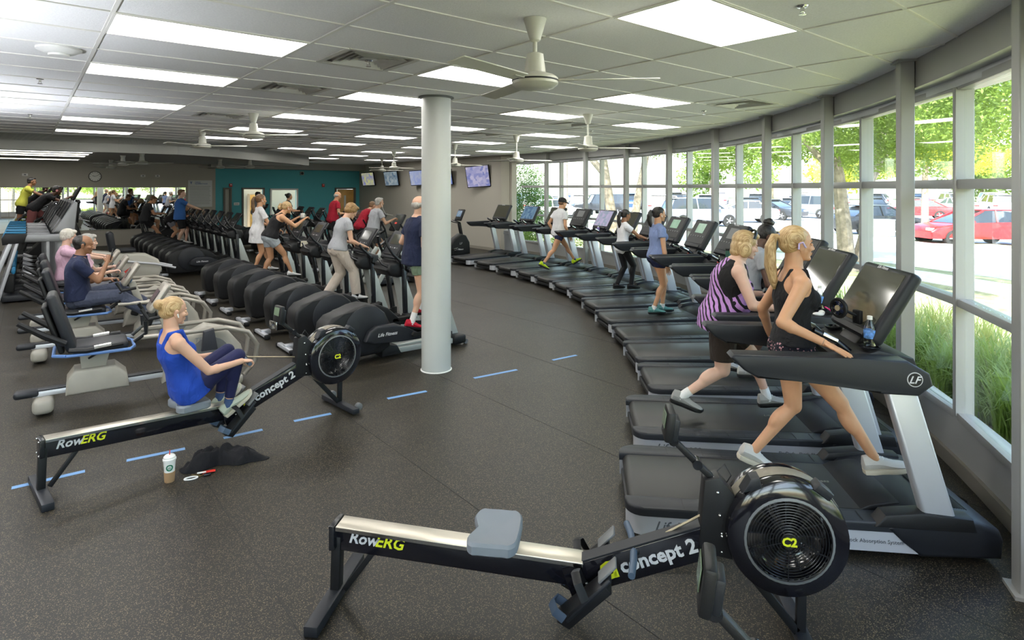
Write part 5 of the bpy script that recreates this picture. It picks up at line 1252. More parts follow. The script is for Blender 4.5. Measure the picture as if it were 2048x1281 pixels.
person('person in dark red bending forward beside the man with white earphones', r3(0), 39.5, H=1.66, sex='m', sk='olive', pel=(1.2, 1.14), lean=22, bend=12, aR=(1.1, .34), aL=(1.4, .4), hR=(1.62, -.24, 1.42), hL=(1.6, .24, 1.4), gR=.8, hp=20, hair='short', hm=HBR, top='tee', tm=redc, bot='shorts', bm_=blackc, leg=.8, fine=0, feetw=.12)
person('dark haired woman in a black tee in front of the office window', r3(6), 39.5, H=1.70, sk='tan', pel=(1.2, 1.2), lean=5, bend=5, aR=(1.1, .34), aL=(1.4, .4), hR=(1.6, -.24, 1.38), hL=(1.6, .24, 1.4), gR=.8, hp=0, hair='bun', hm=HK, top='tee', tm=blackc, bot='shorts', bm_=blackc, leg=.7, fine=0, feetw=.12)
person('person in a grey tee by the office doorway', r3(10), 39.5, H=1.74, sex='m', sk='dark', pel=(1.3, 1.2), lean=4, bend=5, aR=(1.15, .34), aL=(1.45, .4), hR=(1.62, -.24, 1.42), hL=(1.6, .24, 1.4), gR=.8, hp=5, hair='short', hm=HK, top='tee', tm=greyt, bot='shorts', bm_=blackc, leg=.8, fine=0, feetw=.12)
q = R2 + U * 1.08
person('grey haired man with white earphones in a pale grey tee', q, 39.5, H=1.74, sex='m', sk='olive', pel=(.72, 1.14), lean=7, bend=8, aR=(.6, .30), aL=(.95, .34), hR=(1.15, -.26, 1.42), hL=(1.02, .28, 1.40), gR=.9, gL=.9, hp=0, hair='short', hm=HG, top='tee', tm=greyt, bot='shorts', bm_=dgt, leg=.7, shoe=sw_, feetw=.14, extra={'wired': 1})
# ---- recumbent riders
q = rpos(2)
person('man in a navy polo holding a phone to his chin on a recumbent trainer', q, 36, H=1.74, sex='m', sk='brown', fat=1.08, pel=(.56, .75), lean=-8, bend=11, aR=(1.33, .44), aL=(1.32, .50), pR=-15, pL=-15, hR=(.86, -.13, 1.22), hL=(.9, .26, .95), gR=.8, gL=.9, hp=6, hy=-8, hair='receding', hm=HK, top='polo', tm=navy, hem=.0, sleeve=.6, bot='pants', bm_=jeans, leg=.93, shoe=sb_, kn=(0, 0, 1), feetw=.16, extra={'phone': 'R'})
q = rpos(3)
person('grey haired woman in pale pink half hidden behind the man in the navy polo', q, 36, H=1.64, sk='pale', pel=(.60, .75), lean=4, bend=8, aR=(1.33, .42), aL=(1.32, .46), pR=-15, hR=(1.02, -.24, .98), hL=(1.05, .24, 1.0), gR=1, gL=1, hp=0, hair='shortf', hm=HG, top='tee', tm=pinkc, hem=0, sleeve=.6, bot='pants', bm_=khaki, leg=.7, shoe=sw_, kn=(0, 0, 1), feetw=.16)
q = rpos(4)
person('white haired woman with glasses in a pink tee on the farthest recumbent trainer', q, 36, H=1.64, sk='pale', fat=1.1, pel=(.52, .76), lean=-6, bend=7, aR=(1.33, .42), aL=(1.32, .46), pR=-15, hR=(1.06, -.24, 1.06), hL=(1.06, .24, 1.06), gR=1, gL=1, hp=8, hair='shortf', hm=HW, top='tee', tm=pinkc, hem=0, sleeve=.5, bot='pants', bm_=khaki, leg=.7, shoe=sw_, kn=(0, 0, 1), feetw=.16, extra={'glasses': 1})
# ---- stair climbers
q = V((-13.4, 16.1, 0))
person('man in black tee and plaid shorts with headphones leaning on a stair climber', q, 39, H=1.80, sex='m', sk='dark', pel=(.30, 1.62), lean=42, bend=6, aR=(.15, .62), aL=(.5, .8), hR=(1.15, -.2, 1.95), hL=(1.15, .2, 1.95), gR=.8, hp=10, hair='short', hm=HK, top='tee', tm=blackc, bot='shorts', bm_=plaid, leg=.9, shoe=sb_, fine=0, feetw=.12, extra={'headphones': 1})
q = V((-14.75, 17.2, 0))
person('dark haired woman in a yellow tee on the farther stair climber', q, 39, H=1.72, sk='brown', pel=(.40, 1.72), lean=14, bend=6, aR=(.25, .8), aL=(.5, .95), hR=(1.05, -.25, 1.9), hL=(1.05, .25, 1.9), gR=.8, hp=5, hair='short', hm=HK, top='tee', tm=yelt, bot='shorts', bm_=blackc, leg=.7, shoe=sy_, fine=0, feetw=.12)
# ---- rower
person('blonde woman with a bun in a blue tank and navy leggings rowing', (-3.36, 4.26, 0), 46, H=1.65, sk='fair', pel=(.96, .545), lean=-29, bend=16, arm=1.17, aR=(1.235, .275), aL=(1.235, .275), pR=-38, pL=-38, hR=(1.32, -.185, .72), hL=(1.32, .185, .72), hpit={'R': (1, .1, -.15), 'L': (1, -.1, -.15)}, gR=1.1, gL=1.1, hp=6,
       hair='bun', hm=HB, top='tank', tm=bluet, hem=-.04, bot='leggings', bm_=nleg, leg=.86, shoe=sm_, sole=gum, sock=(socb, .12), fine=2, kn=(.3, 0, 1), feetw=.10, extra={'bud': 1})
flush()
# ================================================================== SMALL THINGS INSIDE
def floorpt(px, py, z=0): Y = 1186 * (CAMZ - z) / (py - 375); return V(((px - 1024) * Y / 1186, Y, z))
tape = mat('blue tape', (.16, .33, .62), .55)
TP = [((23, 977), (170, 943)), ((253, 922), (370, 898)), ((447, 877), (525, 860)), ((588, 843), (662, 828)), ((775, 798), (853, 783)), ((948, 757), (1034, 740)), ((1105, 721), (1153, 711))]
tn = ['blue tape strip under the rear foot of the rowing machine in use', 'blue tape strip behind the white coffee cup', 'blue tape strip beside the dark jacket under the footplates', 'short blue tape strip by the front foot of the used rower',
      'blue tape strip on the floor in front of the column', 'blue tape strip to the window side of the column', 'farthest blue tape strip near the treadmills']
for (a, b), l in zip(TP, tn):
    a = floorpt(*a); b = floorpt(*b)
    tag(G().bar(a + V((0, 0, .0009)), b + V((0, 0, .0009)), .05, .0016).obj('tape_strip', tape, flat=True), l, 'tape', 'blue tape strips on the floor')
# coffee cup
c = floorpt(339, 963); t = thing('coffee_cup', 'white iced coffee cup with green round logo and red straw on the floor', 'cup', c)
G().lathe([(.030, 0), (.042, .165), (.041, .166)], n=28).obj('cup', mat('cup white', (.78, .78, .76), .35), t)
G().lathe([(.0335, .0), (.0385, .075), (.0375, .076)], n=28).obj('sleeve', mat('card sleeve', (.34, .21, .11), .8), t)
G().lathe([(.045, .160), (.046, .172), (.041, .176), (.040, .188), (.030, .198), (.01, .2)], n=28).obj('lid', white, t)
G().tube([(0.0, 0, .19), (.003, 0, .235)], .0035, 8).obj('straw', red, t)
gm_ = mat('logo green', (.01, .16, .09), .5); ln = (-c).normalized(); ang = math.atan2(ln.y, ln.x)
def curved(g, a0, a1, z0, z1, k=8):
    for i in range(k):
        q = []
        for a, z in ((a0 + (a1 - a0) * i / k, z0), (a0 + (a1 - a0) * (i + 1) / k, z0), (a0 + (a1 - a0) * (i + 1) / k, z1), (a0 + (a1 - a0) * i / k, z1)):
            r_ = .0307 + .012 * z / .165; q.append((r_ * math.cos(a), r_ * math.sin(a), z))
        g.poly(q)
g = G()
def lgpt(u, v): z = .113 + v; r_ = .0309 + .012 * z / .165; a = ang + u / r_; return (r_ * math.cos(a), r_ * math.sin(a), z)
for i in range(24):
    a, b = 2 * PI * i / 24, 2 * PI * (i + 1) / 24
    g.poly([lgpt(.015 * math.cos(a), .015 * math.sin(a)), lgpt(.025 * math.cos(a), .025 * math.sin(a)), lgpt(.025 * math.cos(b), .025 * math.sin(b)), lgpt(.015 * math.cos(b), .015 * math.sin(b))])
for k in range(5):
    u0 = -.012 + k * .005; g.poly([lgpt(u0, -.012), lgpt(u0 + .0025, -.012), lgpt(u0 + .0035, .010 - abs(k - 2) * .003), lgpt(u0 + .001, .010 - abs(k - 2) * .003)])
g.obj('round_logo', gm_, t)
# jacket
c = floorpt(432, 925); jm = cloth('black jacket', (.006, .006, .008), .85, .5)
g = G(); random.seed(3); rid = [(random.uniform(-.25, .25), random.uniform(-.15, .15), random.uniform(0, PI), random.uniform(.06, .16), random.uniform(.03, .065)) for _ in range(22)]
def jh(x, y):
    z = 0
    for cx_, cy_, th_, L_, h_ in rid:
        dx, dy = x - cx_, y - cy_; u_ = dx * math.cos(th_) + dy * math.sin(th_); v_ = -dx * math.sin(th_) + dy * math.cos(th_) + .03 * math.sin(u_ * 25); z = max(z, h_ * math.exp(-(u_ / L_) ** 2 - (v_ / .022) ** 2))
    return z
rings = []
for k_ in range(22):
    f_ = 1 - k_ / 22; rg = []
    for j in range(72):
        a = 2 * PI * j / 72; R_ = .155 + .05 * math.sin(a * 2 + 1) + .035 * math.sin(a * 3 + 2) + .025 * math.sin(a * 5) + .012 * math.sin(a * 9 + 1); x = 1.45 * R_ * f_ * math.cos(a) + .04; y = .95 * R_ * f_ * math.sin(a) + .04 * math.cos(a) * f_
        rg.append(V((x, y, .003 + (.085 * (1 - f_ ** 2.2) + jh(x, y)) * min(1, (1 - f_) * 6 + .1))))
    rings.append(rg)
g.loft([[V((p.x, p.y, .001)) for p in rings[0]]] + rings)
t = thing('jacket', 'crumpled black jacket lying on the floor beside the coffee cup', 'jacket', c)
g.obj('fabric', jm, t); bpy.data.objects['fabric'].data.set_sharp_from_angle(angle=PI)
G().box((.235, .10, .03), (.045, .03, .04), .006).obj('cuff_label', mat('bright blue', (.01, .12, .7), .5), t)
c = floorpt(388, 957); t = thing('key_bunch', 'bunch of keys with white key ring and red tag beside the jacket', 'keys', c, R(25))
G().tube([(.045 * math.cos(a) - .02, .022 * math.sin(a) - .01, .008) for a in [2 * PI * j / 18 for j in range(19)]], .006, 6, False).obj('white_key_ring', white, t)
for k in range(4): a = .5 + k * .7; G().bar((.03, 0, .006 + k * .004), (.03 + .055 * math.cos(a), .055 * math.sin(a), .006 + k * .004), .012, .003).obj('key', mat('brass', (.55, .45, .25), .3, 1), t)
G().box((.10, .045, .012), (.09, .035, .006), .002).obj('red_tag', red, t); G().box((.09, .0, .010), (.05, .025, .014), .005).obj('key_fob', blks, t); G().box((.05, .03, .02), (.06, .018, .004)).obj('white_strap', white, t)
# treadmill clutter
lab_b = screen('bottle label', (.10, .2, .5), (.6, .65, .75), .0, 40); lab_m = mat('label blue', (.10, .25, .6), .5, var=.6, vs=60)
cl = bpy.data.materials.new('clear plastic'); cl.use_nodes = True; t_ = cl.node_tree; t_.nodes.clear()
o_ = t_.nodes.new('ShaderNodeOutputMaterial'); mxs = t_.nodes.new('ShaderNodeMixShader'); tr = t_.nodes.new('ShaderNodeBsdfTransparent'); gs = t_.nodes.new('ShaderNodeBsdfGlossy'); lw = t_.nodes.new('ShaderNodeLayerWeight'); lw.inputs[0].default_value = .35
tr.inputs[0].default_value = (.86, .90, .93, 1); gs.inputs['Roughness'].default_value = .08
t_.links.new(lw.outputs['Facing'], mxs.inputs[0]); t_.links.new(tr.outputs[0], mxs.inputs[1]); t_.links.new(gs.outputs[0], mxs.inputs[2]); t_.links.new(mxs.outputs[0], o_.inputs[0])
def bottle(loc, lab, capm=white):
    t = thing('water_bottle', lab, 'bottle', loc)
    G().lathe([(.028, 0), (.033, .006), (.032, .03), (.0335, .05), (.0325, .07), (.0335, .12), (.031, .135), (.015, .175), (.0135, .195)], n=22).obj('bottle', cl, t)
    G().lathe([(.0340, .068), (.0345, .07), (.0345, .118), (.0340, .12)], n=22).obj('label', lab_m, t)
    G().lathe([(.0155, .183), (.0155, .203), (.013, .205)], n=16).obj('cap', capm, t)
bottle(at(13, 1.50, -.27, 1.205), 'clear water bottle with blue label in the cup holder of the nearest treadmill')
bottle(at(12, 1.50, -.27, 1.205), 'clear water bottle on the second treadmill behind the blonde woman')
t = thing('pink_phone', 'phone in a hot pink case on the second treadmill deck', 'phone', at(12, 1.56, -.40, 1.215), R(80))
G().box((0, 0, 0), (.085, .15, .01), .008, 2, M.Rotation(R(35), 3, 'X')).obj('case', mat('hot pink', (.8, .02, .2), .4), t); G().box((0, -.004, .007), (.07, .135, .006), .004, 1, M.Rotation(R(35), 3, 'X')).obj('screen', blks, t)
t = thing('tissue', 'crumpled white tissue beside the pink phone', 'tissue', at(12, 1.44, -.40, 1.205)); g = G()
g.ell((0, 0, 0), (.045, .03, .015)).ell((.03, .01, .01), (.025, .02, .02)); g.obj('paper', white, t)
# clip-on fan
X, Y, h = TREADS[13]
t = thing('clip_fan', 'small black clip-on fan fixed to the nearest treadmill screen', 'fan', at(13, 1.37, -.14, 1.43), R(h + 25))
G().tube([(.055 * math.cos(a) * 0, .055 * math.cos(a), .055 * math.sin(a)) for a in [2 * PI * j / 24 for j in range(25)]], .012, 8, False).obj('ring', blk, t)
g = G()
for k in range(4): r_ = .012 + k * .011; g.tube([(-.012, r_ * math.cos(a), r_ * math.sin(a)) for a in [2 * PI * j / 20 for j in range(21)]], .0013, 4, False)
for k in range(12): a = 2 * PI * k / 12; g.bar((-.012, 0, 0), (-.008, .056 * math.cos(a), .056 * math.sin(a)), .002, .002)
g.obj('grille', blks, t); G().lathe([(.018, -.016), (.018, .0)], (0, 0, 0), 'X', 16).obj('hub', mat('beige disc', (.4, .33, .22)), t)
for k in range(5):
    a = 2 * PI * k / 5; G().box((0, .032 * math.cos(a), .032 * math.sin(a)), (.004, .045, .022), .002, 1, M.Rotation(a, 3, 'X')).obj('blade', mat('fan blue', (.02, .04, .15), .4), t)
G().lathe([(.05, .01), (.045, .03), (.02, .035)], (0, 0, 0), 'X', 20).obj('motor_back', blk, t); G().tube([(.03, 0, -.01), (.07, -.02, -.03), (.11, -.03, -.05)], .009, 8).obj('arm', blk, t); G().box((.125, -.03, -.06), (.03, .06, .09), .008).obj('clip', blk, t)
t = thing('phone', 'black phone on the ledge of an empty treadmill screen', 'phone', at(10, 1.52, .06, 1.36)); G().box((0, 0, 0), (.01, .075, .15), .005, 2, M.Rotation(R(30), 3, 'Y')).obj('body', blks, t); G().box((-.006, 0, 0), (.002, .066, .14), .001, 1, M.Rotation(R(30), 3, 'Y')).obj('screen', screen_off, t)
t = thing('green_bottle', 'dark green drinking bottle on a treadmill beside the woman in navy shorts', 'bottle', at(9, 1.45, -.27, 1.21)); G().lathe([(.035, 0), (.037, .01), (.037, .13), (.03, .15)], n=20).obj('body', mat('dark green', (.01, .08, .05), .4), t); G().lathe([(.036, .14), (.036, .165), (.02, .172)], n=20).obj('lid', blk, t)
t = thing('purple_bottle', 'tiny purple bottle with white cap on a far treadmill', 'bottle', at(4, 1.40, -.1, 1.21)); G().lathe([(.03, 0), (.036, .01), (.036, .07), (.02, .09)], n=18).obj('body', mat('lilac drink', (.25, .2, .5), .3), t); G().lathe([(.02, .088), (.02, .11)], n=16).obj('cap', white, t)
t = thing('towel', 'cream towel hanging from an elliptical handle', 'towel', epos(5) + W * 1.62 - U * .3 + V((0, 0, .0)), R(39.5)); g = G()
g.loft([[V((x, y, 1.12 - .0 * x)) for x, y in ((-.05, -.03), (.06, -.05), (.1, .0), (-.04, .02))], [V((x, y, 1.0)) for x, y in ((-.06, -.05), (.08, -.07), (.12, .0), (-.05, .03))], [V((x, y, .86)) for x, y in ((-.02, -.05), (.06, -.06), (.1, .01), (.0, .03))]]); g.obj('cloth', cloth('cream towel', (.55, .5, .4)), t)
t = thing('white_mug', 'white handled cup held at the console by the woman in black tank', 'cup', epos(5) + W * 1.72 + V((0, 0, 1.58)), R(39.5)); G().lathe([(.035, 0), (.04, .01), (.042, .09), (.038, .092)], n=18).obj('body', white, t); G().tube([(.04, 0, .07), (.065, 0, .06), (.06, 0, .03), (.038, 0, .02)], .005, 6).obj('handle', white, t)
# power cords at the window side
cord = mat('cord', (.01, .01, .01), .5)
for i, l in ((13, 'black power cord curling from the nearest treadmill towards the windows'), (12, 'black power cord looping from the second treadmill'), (11, 'black power cord from the third treadmill')):
    tag(G().tube([at(i, 2.15, .1, .08), at(i, 2.3, .12, .02), at(i, 2.4, .3, .012), at(i, 2.3, .55, .012), at(i, 2.1, .75, .012), at(i, 2.05, 1.0, .012)], .007, 6).obj('power_cord', cord), l, 'cord')
# photographer's bounce lamp, out of frame to the left: makes the bright patches on the ceiling there
for k_, (x_, y_, pw_) in enumerate(((-4.3, 2.3, 260), (-7.2, 6.4, 210))):
    t = thing('studio_lamp', ('black studio lamp on a stand aimed at the ceiling nearest the rowing machines', 'second black studio lamp on a stand farther from the rowing machines')[k_], 'lamp', (x_, y_, 0))
    for a in (0, 120, 240): G().tube([(0, 0, .5), (.35 * math.cos(R(a)), .35 * math.sin(R(a)), .02)], .012, 8).obj('leg', blk, t)
    G().tube([(0, 0, .1), (0, 0, 1.9)], .015, 8).obj('pole', blk, t); G().lathe([(.05, 1.85), (.07, 1.9), (.10, 2.02), (.095, 2.02), (.05, 1.92)], n=24, closed=True).obj('reflector', blk, t)
    L = bpy.data.objects.new('lamp_bulb', bpy.data.lights.new('lamp_bulb', 'SPOT')); C.objects.link(L); L.parent = t; L.location = (0, 0, 2.0); L.rotation_euler = (PI, 0, 0)
    L.data.color = (.9, .94, 1); L.data.energy = pw_ * 1.25; L.data.spot_size = R(155); L.data.spot_blend = .35; L.data.shadow_soft_size = .06
# trash can
t = thing('trash_can', 'grey plastic trash can against the screen wall', 'trash can', (-.12, 17.9, 0) if 0 else (.02, 18.55, 0)); tg = mat('bin grey', (.28, .29, .30), .5)
G().lathe([(.24, 0), (.27, .75), (.29, .76), (.29, .80), (.27, .80)], n=24).obj('bin', tg, t); G().lathe([(.285, .80), (.28, .86), (.2, .9)], n=24).obj('lid', tg, t)
# wall screens
TVS = [(.73, 1, .95, .72), (2.96, 2, .95, .55), (4.9, 3, .95, .58), (7.17, 4, .95, .60), (9.44, 5, .95, .58)]
scn = {1: ((.10, .12, .3), (.5, .45, .5)), 2: ((.05, .1, .35), (.4, .42, .5)), 3: ((.3, .32, .38), (.06, .12, .4)), 4: ((.02, .06, .12), (.25, .3, .32)), 5: ((.15, .15, .4), (.5, .5, .15))}
tvn = {1: 'wall screen nearest the windows showing a busy market scene', 2: 'wall screen just past the column towards the windows', 3: 'wall screen with red banner left of the column beside the small clock', 4: 'wall screen with dark blue landscape', 5: 'wall screen nearest the teal wall with yellow blocks'}
for tt, k, ww, hh in TVS:
    q = w0 + U * tt - W * .22 + V((0, 0, 2.60)); t = thing('wall_screen', tvn[k], 'television', q, HV - PI / 2 + PI / 2)
    ro = M.Rotation(R(-10), 3, 'Y') @ M.Rotation(R(8 if k != 1 else 20), 3, 'Z'); n_ = ro @ V((-1, 0, 0))
    bz = G().box((0, 0, 0), (.05, ww + .06, hh + .06), .008, 2, ro).obj('bezel', blks, t); G().box(n_ * .027, (.004, ww, hh), .001, 1, ro).obj('screen', screen('tv %d' % k, scn[k][0], scn[k][1], .5, 9), t)
    G().bar((0, 0, 0), (.24, 0, .0), .1, .1).obj('bracket', blk, t)
    if k == 3: G().box(n_ * .03 + V((0, 0, hh * .42)), (.003, ww * .95, .05), .001, 1, ro).obj('red_banner', mat('banner red', (.3, .02, .02), .5, emit=(.6, .03, .03), es=.7), t)
def clock(loc, rz, r_, lab):
    t = thing('wall_clock', lab, 'clock', loc, rz)
    G().lathe([(r_, 0), (r_, -.03), (r_ * .9, -.035), (r_ * .9, -.02)], (0, 0, 0), 'Y', 36, True).obj('rim', blk, t); G().lathe([(r_ * .9, 0), (r_ * .9, -.022)], (0, 0, 0), 'Y', 36).obj('face', mat('clock face', (.8, .8, .76), .4), t)
    for k in range(12): a = 2 * PI * k / 12; G().bar((r_ * .7 * math.cos(a), -.024, r_ * .7 * math.sin(a)), (r_ * .82 * math.cos(a), -.024, r_ * .82 * math.sin(a)), .003, .016).obj('hour_mark', blk, t)
    G().bar((0, -.027, 0), (r_ * .45 * math.cos(2.8), -.027, r_ * .45 * math.sin(2.8)), .003, .014).obj('hour_hand', blk, t); G().bar((0, -.03, 0), (r_ * .7 * math.cos(.5), -.03, r_ * .7 * math.sin(.5)), .003, .009).obj('minute_hand', blk, t)
clock(Wt(pxt(190)) + V((0, 0, 2.62)), HV, .20, 'round black rimmed clock above the mirror')
clock(w0 + U * 5.65 - W * .01 + V((0, 0, 2.5)), HV + R(-90) + R(90) - R(0) + R(-90), .2, 'clock half hidden behind the screen left of the column')
# notice board
a, b = pxt(376), pxt(424); t = thing('notice_board', 'tall white notice board with blue heading at the end of the mirror wall', 'sign', Wt((a + b) / 2) + V((0, 0, 1.95)), HV); ww = b - a
G().box((0, -.015, 0), (ww, .03, 1.10), .003).obj('board', mat('board white', (.68, .70, .70), .5), t)
bm2 = mat('heading blue', (.03, .12, .4), .5)
o = link('lettering', text_mesh('Y', .13, bm2, 0, .005), t, None, (-ww / 2 + .07, -.033, .40), (PI / 2, 0, 0))
o = link('lettering', text_mesh('CARDIO', .055, bm2, 0, .001), t, None, (-ww / 2 + .25, -.033, .45), (PI / 2, 0, 0)); o = link('lettering', text_mesh('EQUIPMENT RULES', .055, bm2, 0, .001), t, None, (-ww / 2 + .25, -.033, .39), (PI / 2, 0, 0))
for k in range(12): G().box((-.02 if k % 3 else .0, -.031, .30 - k * .065), (ww * (.82 if k % 3 else .86), .002, .016)).obj('text_line', mat('faint print', (.30, .32, .33), .6), t)
for px, l in ((461, 'red fire alarm strobe beside the narrow door'), (646, 'red fire alarm box left of the maple door')):
    q = Wt(pxt(px), .02) + V((0, 0, 2.3)); t = thing('fire_alarm', l, 'alarm', q, HV); G().box((0, -.02, 0), (.12, .05, .14), .008).obj('box', red, t); G().box((0, -.05, .02), (.06, .02, .04), .004).obj('strobe', white, t)
for px, l in ((50, 'small wall sensor above the mirror, far from the clock'), (286, 'first small white wall socket above the mirror'), (315, 'second small wall socket, nearest the notice board')):
    q = Wt(pxt(px), .0) + V((0, 0, 2.66)); t = thing('wall_socket', l, 'socket', q, HV); G().box((0, -.01, 0), (.16, .02, .09), .004).obj('plate', white, t); G().box((0, -.022, 0), (.06, .006, .04), .002).obj('insert', mgr, t)
q = Wt(pxt(603), -.0) + V((0, 0, 2.85)); t = thing('wall_speaker', 'small beige speaker on the teal wall above the window', 'speaker', q, HV); G().box((0, -.05, 0), (.16, .1, .16), .01).obj('cabinet', beige, t); G().lathe([(.06, 0), (.06, -.01)], (0, -.1, 0), 'Y', 16).obj('cone', dgr, t)
t = thing('door_plate', 'small white room plate beside the office doorway', 'sign', Wt(pxt(473)) + V((0, 0, 1.5)), HV); G().box((0, -.01, 0), (.22, .02, .12), .003).obj('plate', white, t); G().box((0, -.021, 0), (.14, .003, .02)).obj('text_line', mgr, t)
# ceiling fans
fanw = mat('fan white', (.62, .62, .55), .4)
def fan(loc, rod, lab, a0, n=3, zt=0):
    t = thing('ceiling_fan', lab, 'ceiling fan', loc)
    G().lathe([(.075, 0), (.07, -.02), (.05, -.09), (.035, -.14), (.02, -.15)], n=22).obj('canopy', fanw, t); G().tube([(0, 0, -.13), (0, 0, -rod)], .014, 10).obj('rod', fanw, t)
    z = -rod
    mo = G().lathe([(.03, z + .08), (.055, z + .07), (.07, z - .05), (.13, z - .07), (.15, z - .085), (.15, z - .125), (.12, z - .15), (.06, z - .16)], n=28).obj('motor', fanw, t); G().lathe([(.1515, z - .098), (.1525, z - .10), (.1525, z - .106), (.1515, z - .108)], n=28).obj('seam_ring', dgr, mo)
    for k in range(n):
        a = R(a0 + 360 * k / n); ro = M.Rotation(a, 3, 'Z') @ M.Rotation(R(9), 3, 'X'); d = V((math.cos(a), math.sin(a), 0))
        bl = G().box(d * .48 + V((0, 0, z - .10)), (.62, .125, .008), .003, 1, ro).obj('blade', fanw, t); G().bar(d * .12 + V((0, 0, z - .10)), d * .25 + V((0, 0, z - .10)), .04, .012).obj('blade_iron', fanw, bl)
cp = lambda px, py, zt=ZC: V(((px - 1024) / 1186 * (1186 * (zt - CAMZ) / (375 - py)), 1186 * (zt - CAMZ) / (375 - py), zt))
FN = [((1070, 38), .30, 'large white ceiling fan nearest the viewer', -5), ((1176, 229), .40, 'white ceiling fan near the windows, second along', 8), ((1033, 271), .42, 'white ceiling fan beyond the second one near the windows', 20), ((910, 289), .42, 'white ceiling fan just right of the column top', 35),
      ((507, 227), .22, 'white ceiling fan above the elliptical users', 0), ((405, 260), .2, 'white ceiling fan in front of the grey bulkhead', 10), ((788, 303), .4, 'far white ceiling fan above the wall screens', 50), ((764, 317), .35, 'farthest small ceiling fan left of the wall screens', 15)]
for (px, py), rod, l, a in FN: fan(cp(px, py), rod, l, a)
for (px, py), l, a in (((246, 313), 'small ceiling fan above the mirror near the clock', 0), ((222, 322), 'ceiling fan farthest towards the mirror above the clock', 30), ((284, 309), 'ceiling fan just behind the bulkhead', 15), ((440, 321), 'ceiling fan in front of the narrow door', 50), ((500, 320), 'ceiling fan above the office doorway', 5)):
    q = cp(px, py - 2, 3.16); fan(q, .16, l, a)
# sprinklers and sensors
for (px, py), l in (((737, 121), 'ceiling sprinkler behind the nearest vent'), ((1605, 12), 'ceiling sprinkler at the top near the windows'), ((1408, 222), 'ceiling sprinkler right of the second fan'), ((1183, 262), 'ceiling sprinkler just behind the second fan'), ((80, 157), 'ceiling sprinkler in the brightest corner'), ((60, 229), 'ceiling sprinkler left of the third lighting panel'), ((1069, 295), 'distant ceiling sprinkler near the windows')):
    t = thing('sprinkler', l, 'sprinkler', cp(px, py)); G().lathe([(.035, 0), (.03, -.008), (.012, -.01), (.01, -.035)], n=14).obj('escutcheon', chrome, t); G().lathe([(.022, -.05), (.022, -.053)], n=12).obj('deflector', chrome, t); G().tube([(.012, 0, -.03), (.014, 0, -.045), (0, 0, -.052), (-.014, 0, -.045), (-.012, 0, -.03)], .003, 5).obj('yoke', chrome, t)
t = thing('smoke_detector', 'round white smoke detector on the ceiling', 'detector', cp(118, 97)); G().lathe([(.15, 0), (.15, -.015), (.10, -.04), (.07, -.045)], n=28).obj('dome', white, t); G().lathe([(.07, -.045), (.07, -.06), (.04, -.062)], n=20).obj('sensor_head', white, t)

# ================================================================== OUTSIDE
grass = mat('lawn', (.26, .27, .14), .9, var=.5, vs=3); mulch = mat('mulch', (.16, .12, .10), .95, bump=.8, bs=40, var=.5, vs=25); conc = mat('concrete', (.60, .58, .55), .8, var=.08, vs=6); asph = mat('lot asphalt', (.46, .46, .48), .85, var=.12, vs=4)
def band(nm, r0, r1, z, m, lab, cat='ground'):
    tag(arcband(r0, r1, z - .3, z, -45, 62, 3).obj(nm, m), lab, cat, kind='structure')
band('ground_bed', 17.12, 19.0, -.10, mulch, 'mulch planting bed outside the windows'); band('ground_lawn', 19.0, 23.6, -.11, grass, 'sunlit lawn outside the windows'); band('sidewalk', 23.6, 25.2, -.09, conc, 'pale sidewalk beyond the lawn'); band('ground_verge', 25.2, 26.0, -.11, grass, 'narrow grass verge by the road')
band('road', 26.0, 33.0, -.16, asph, 'bright access road in front of the parking lot', 'road'); band('kerb', 33.0, 33.3, -.02, conc, 'concrete kerb of the parking lot island', 'kerb'); band('ground_island', 33.3, 35.0, -.04, grass, 'grass island between road and parking lot')
band('ground_parking', 35.0, 95.0, -.15, asph, 'parking lot asphalt'); band('ground_hill', 95, 180, .3, grass, 'grassy slope behind the parking lot')
lm = {}
def leafm(name, col):
    if name in MATS: return MATS[name]
    m = mat(name, col, .6); t = m.node_tree; b = t.nodes['Principled BSDF']; o = t.nodes['Material Output']
    tr = nd(m, 'ShaderNodeBsdfTranslucent'); mx = nd(m, 'ShaderNodeMixShader'); mx.inputs[0].default_value = .45; tr.inputs[0].default_value = (min(1, col[0] * 1.9), min(1, col[1] * 1.7), col[2], 1)
    lk(m, b.outputs[0], mx.inputs[1]); lk(m, tr.outputs[0], mx.inputs[2]); lk(m, mx.outputs[0], o.inputs[0]); return m
import numpy as np
RNG = np.random.default_rng(4)
def foliage(name, blobs, m, parent, size, dens):
    dens *= 2.4 if size < .2 else 1.4; size *= .62 if size < .2 else .8; VV = []
    for c, rad in blobs:
        n = int(dens * rad[0] * rad[1] ** .5 * rad[2]); d = RNG.normal(size=(n, 3)); d /= np.linalg.norm(d, axis=1)[:, None]
        p = np.array(c) + d * np.array(rad) * (RNG.random((n, 1)) ** .4)
        a = RNG.uniform((-1, -1, -1), (1, 1, .4), (n, 3)); a /= np.linalg.norm(a, axis=1)[:, None]; q = RNG.normal(size=(n, 3)); b_ = np.cross(a, q); b_ /= np.linalg.norm(b_, axis=1)[:, None]
        s = size * RNG.uniform(.6, 1.3, (n, 1)); VV.append(np.stack([p - a * s, p + b_ * s * .42, p + a * s, p - b_ * s * .42], 1).reshape(-1, 3))
    v = np.concatenate(VV); n = len(v) // 4; me = bpy.data.meshes.new(name)
    me.vertices.add(len(v)); me.vertices.foreach_set('co', v.ravel()); me.loops.add(n * 4); me.loops.foreach_set('vertex_index', np.arange(n * 4)); me.polygons.add(n); me.polygons.foreach_set('loop_start', np.arange(n) * 4); me.update()
    me.materials.append(m); o = link(name, me, parent); o['kind'] = 'stuff'; return o
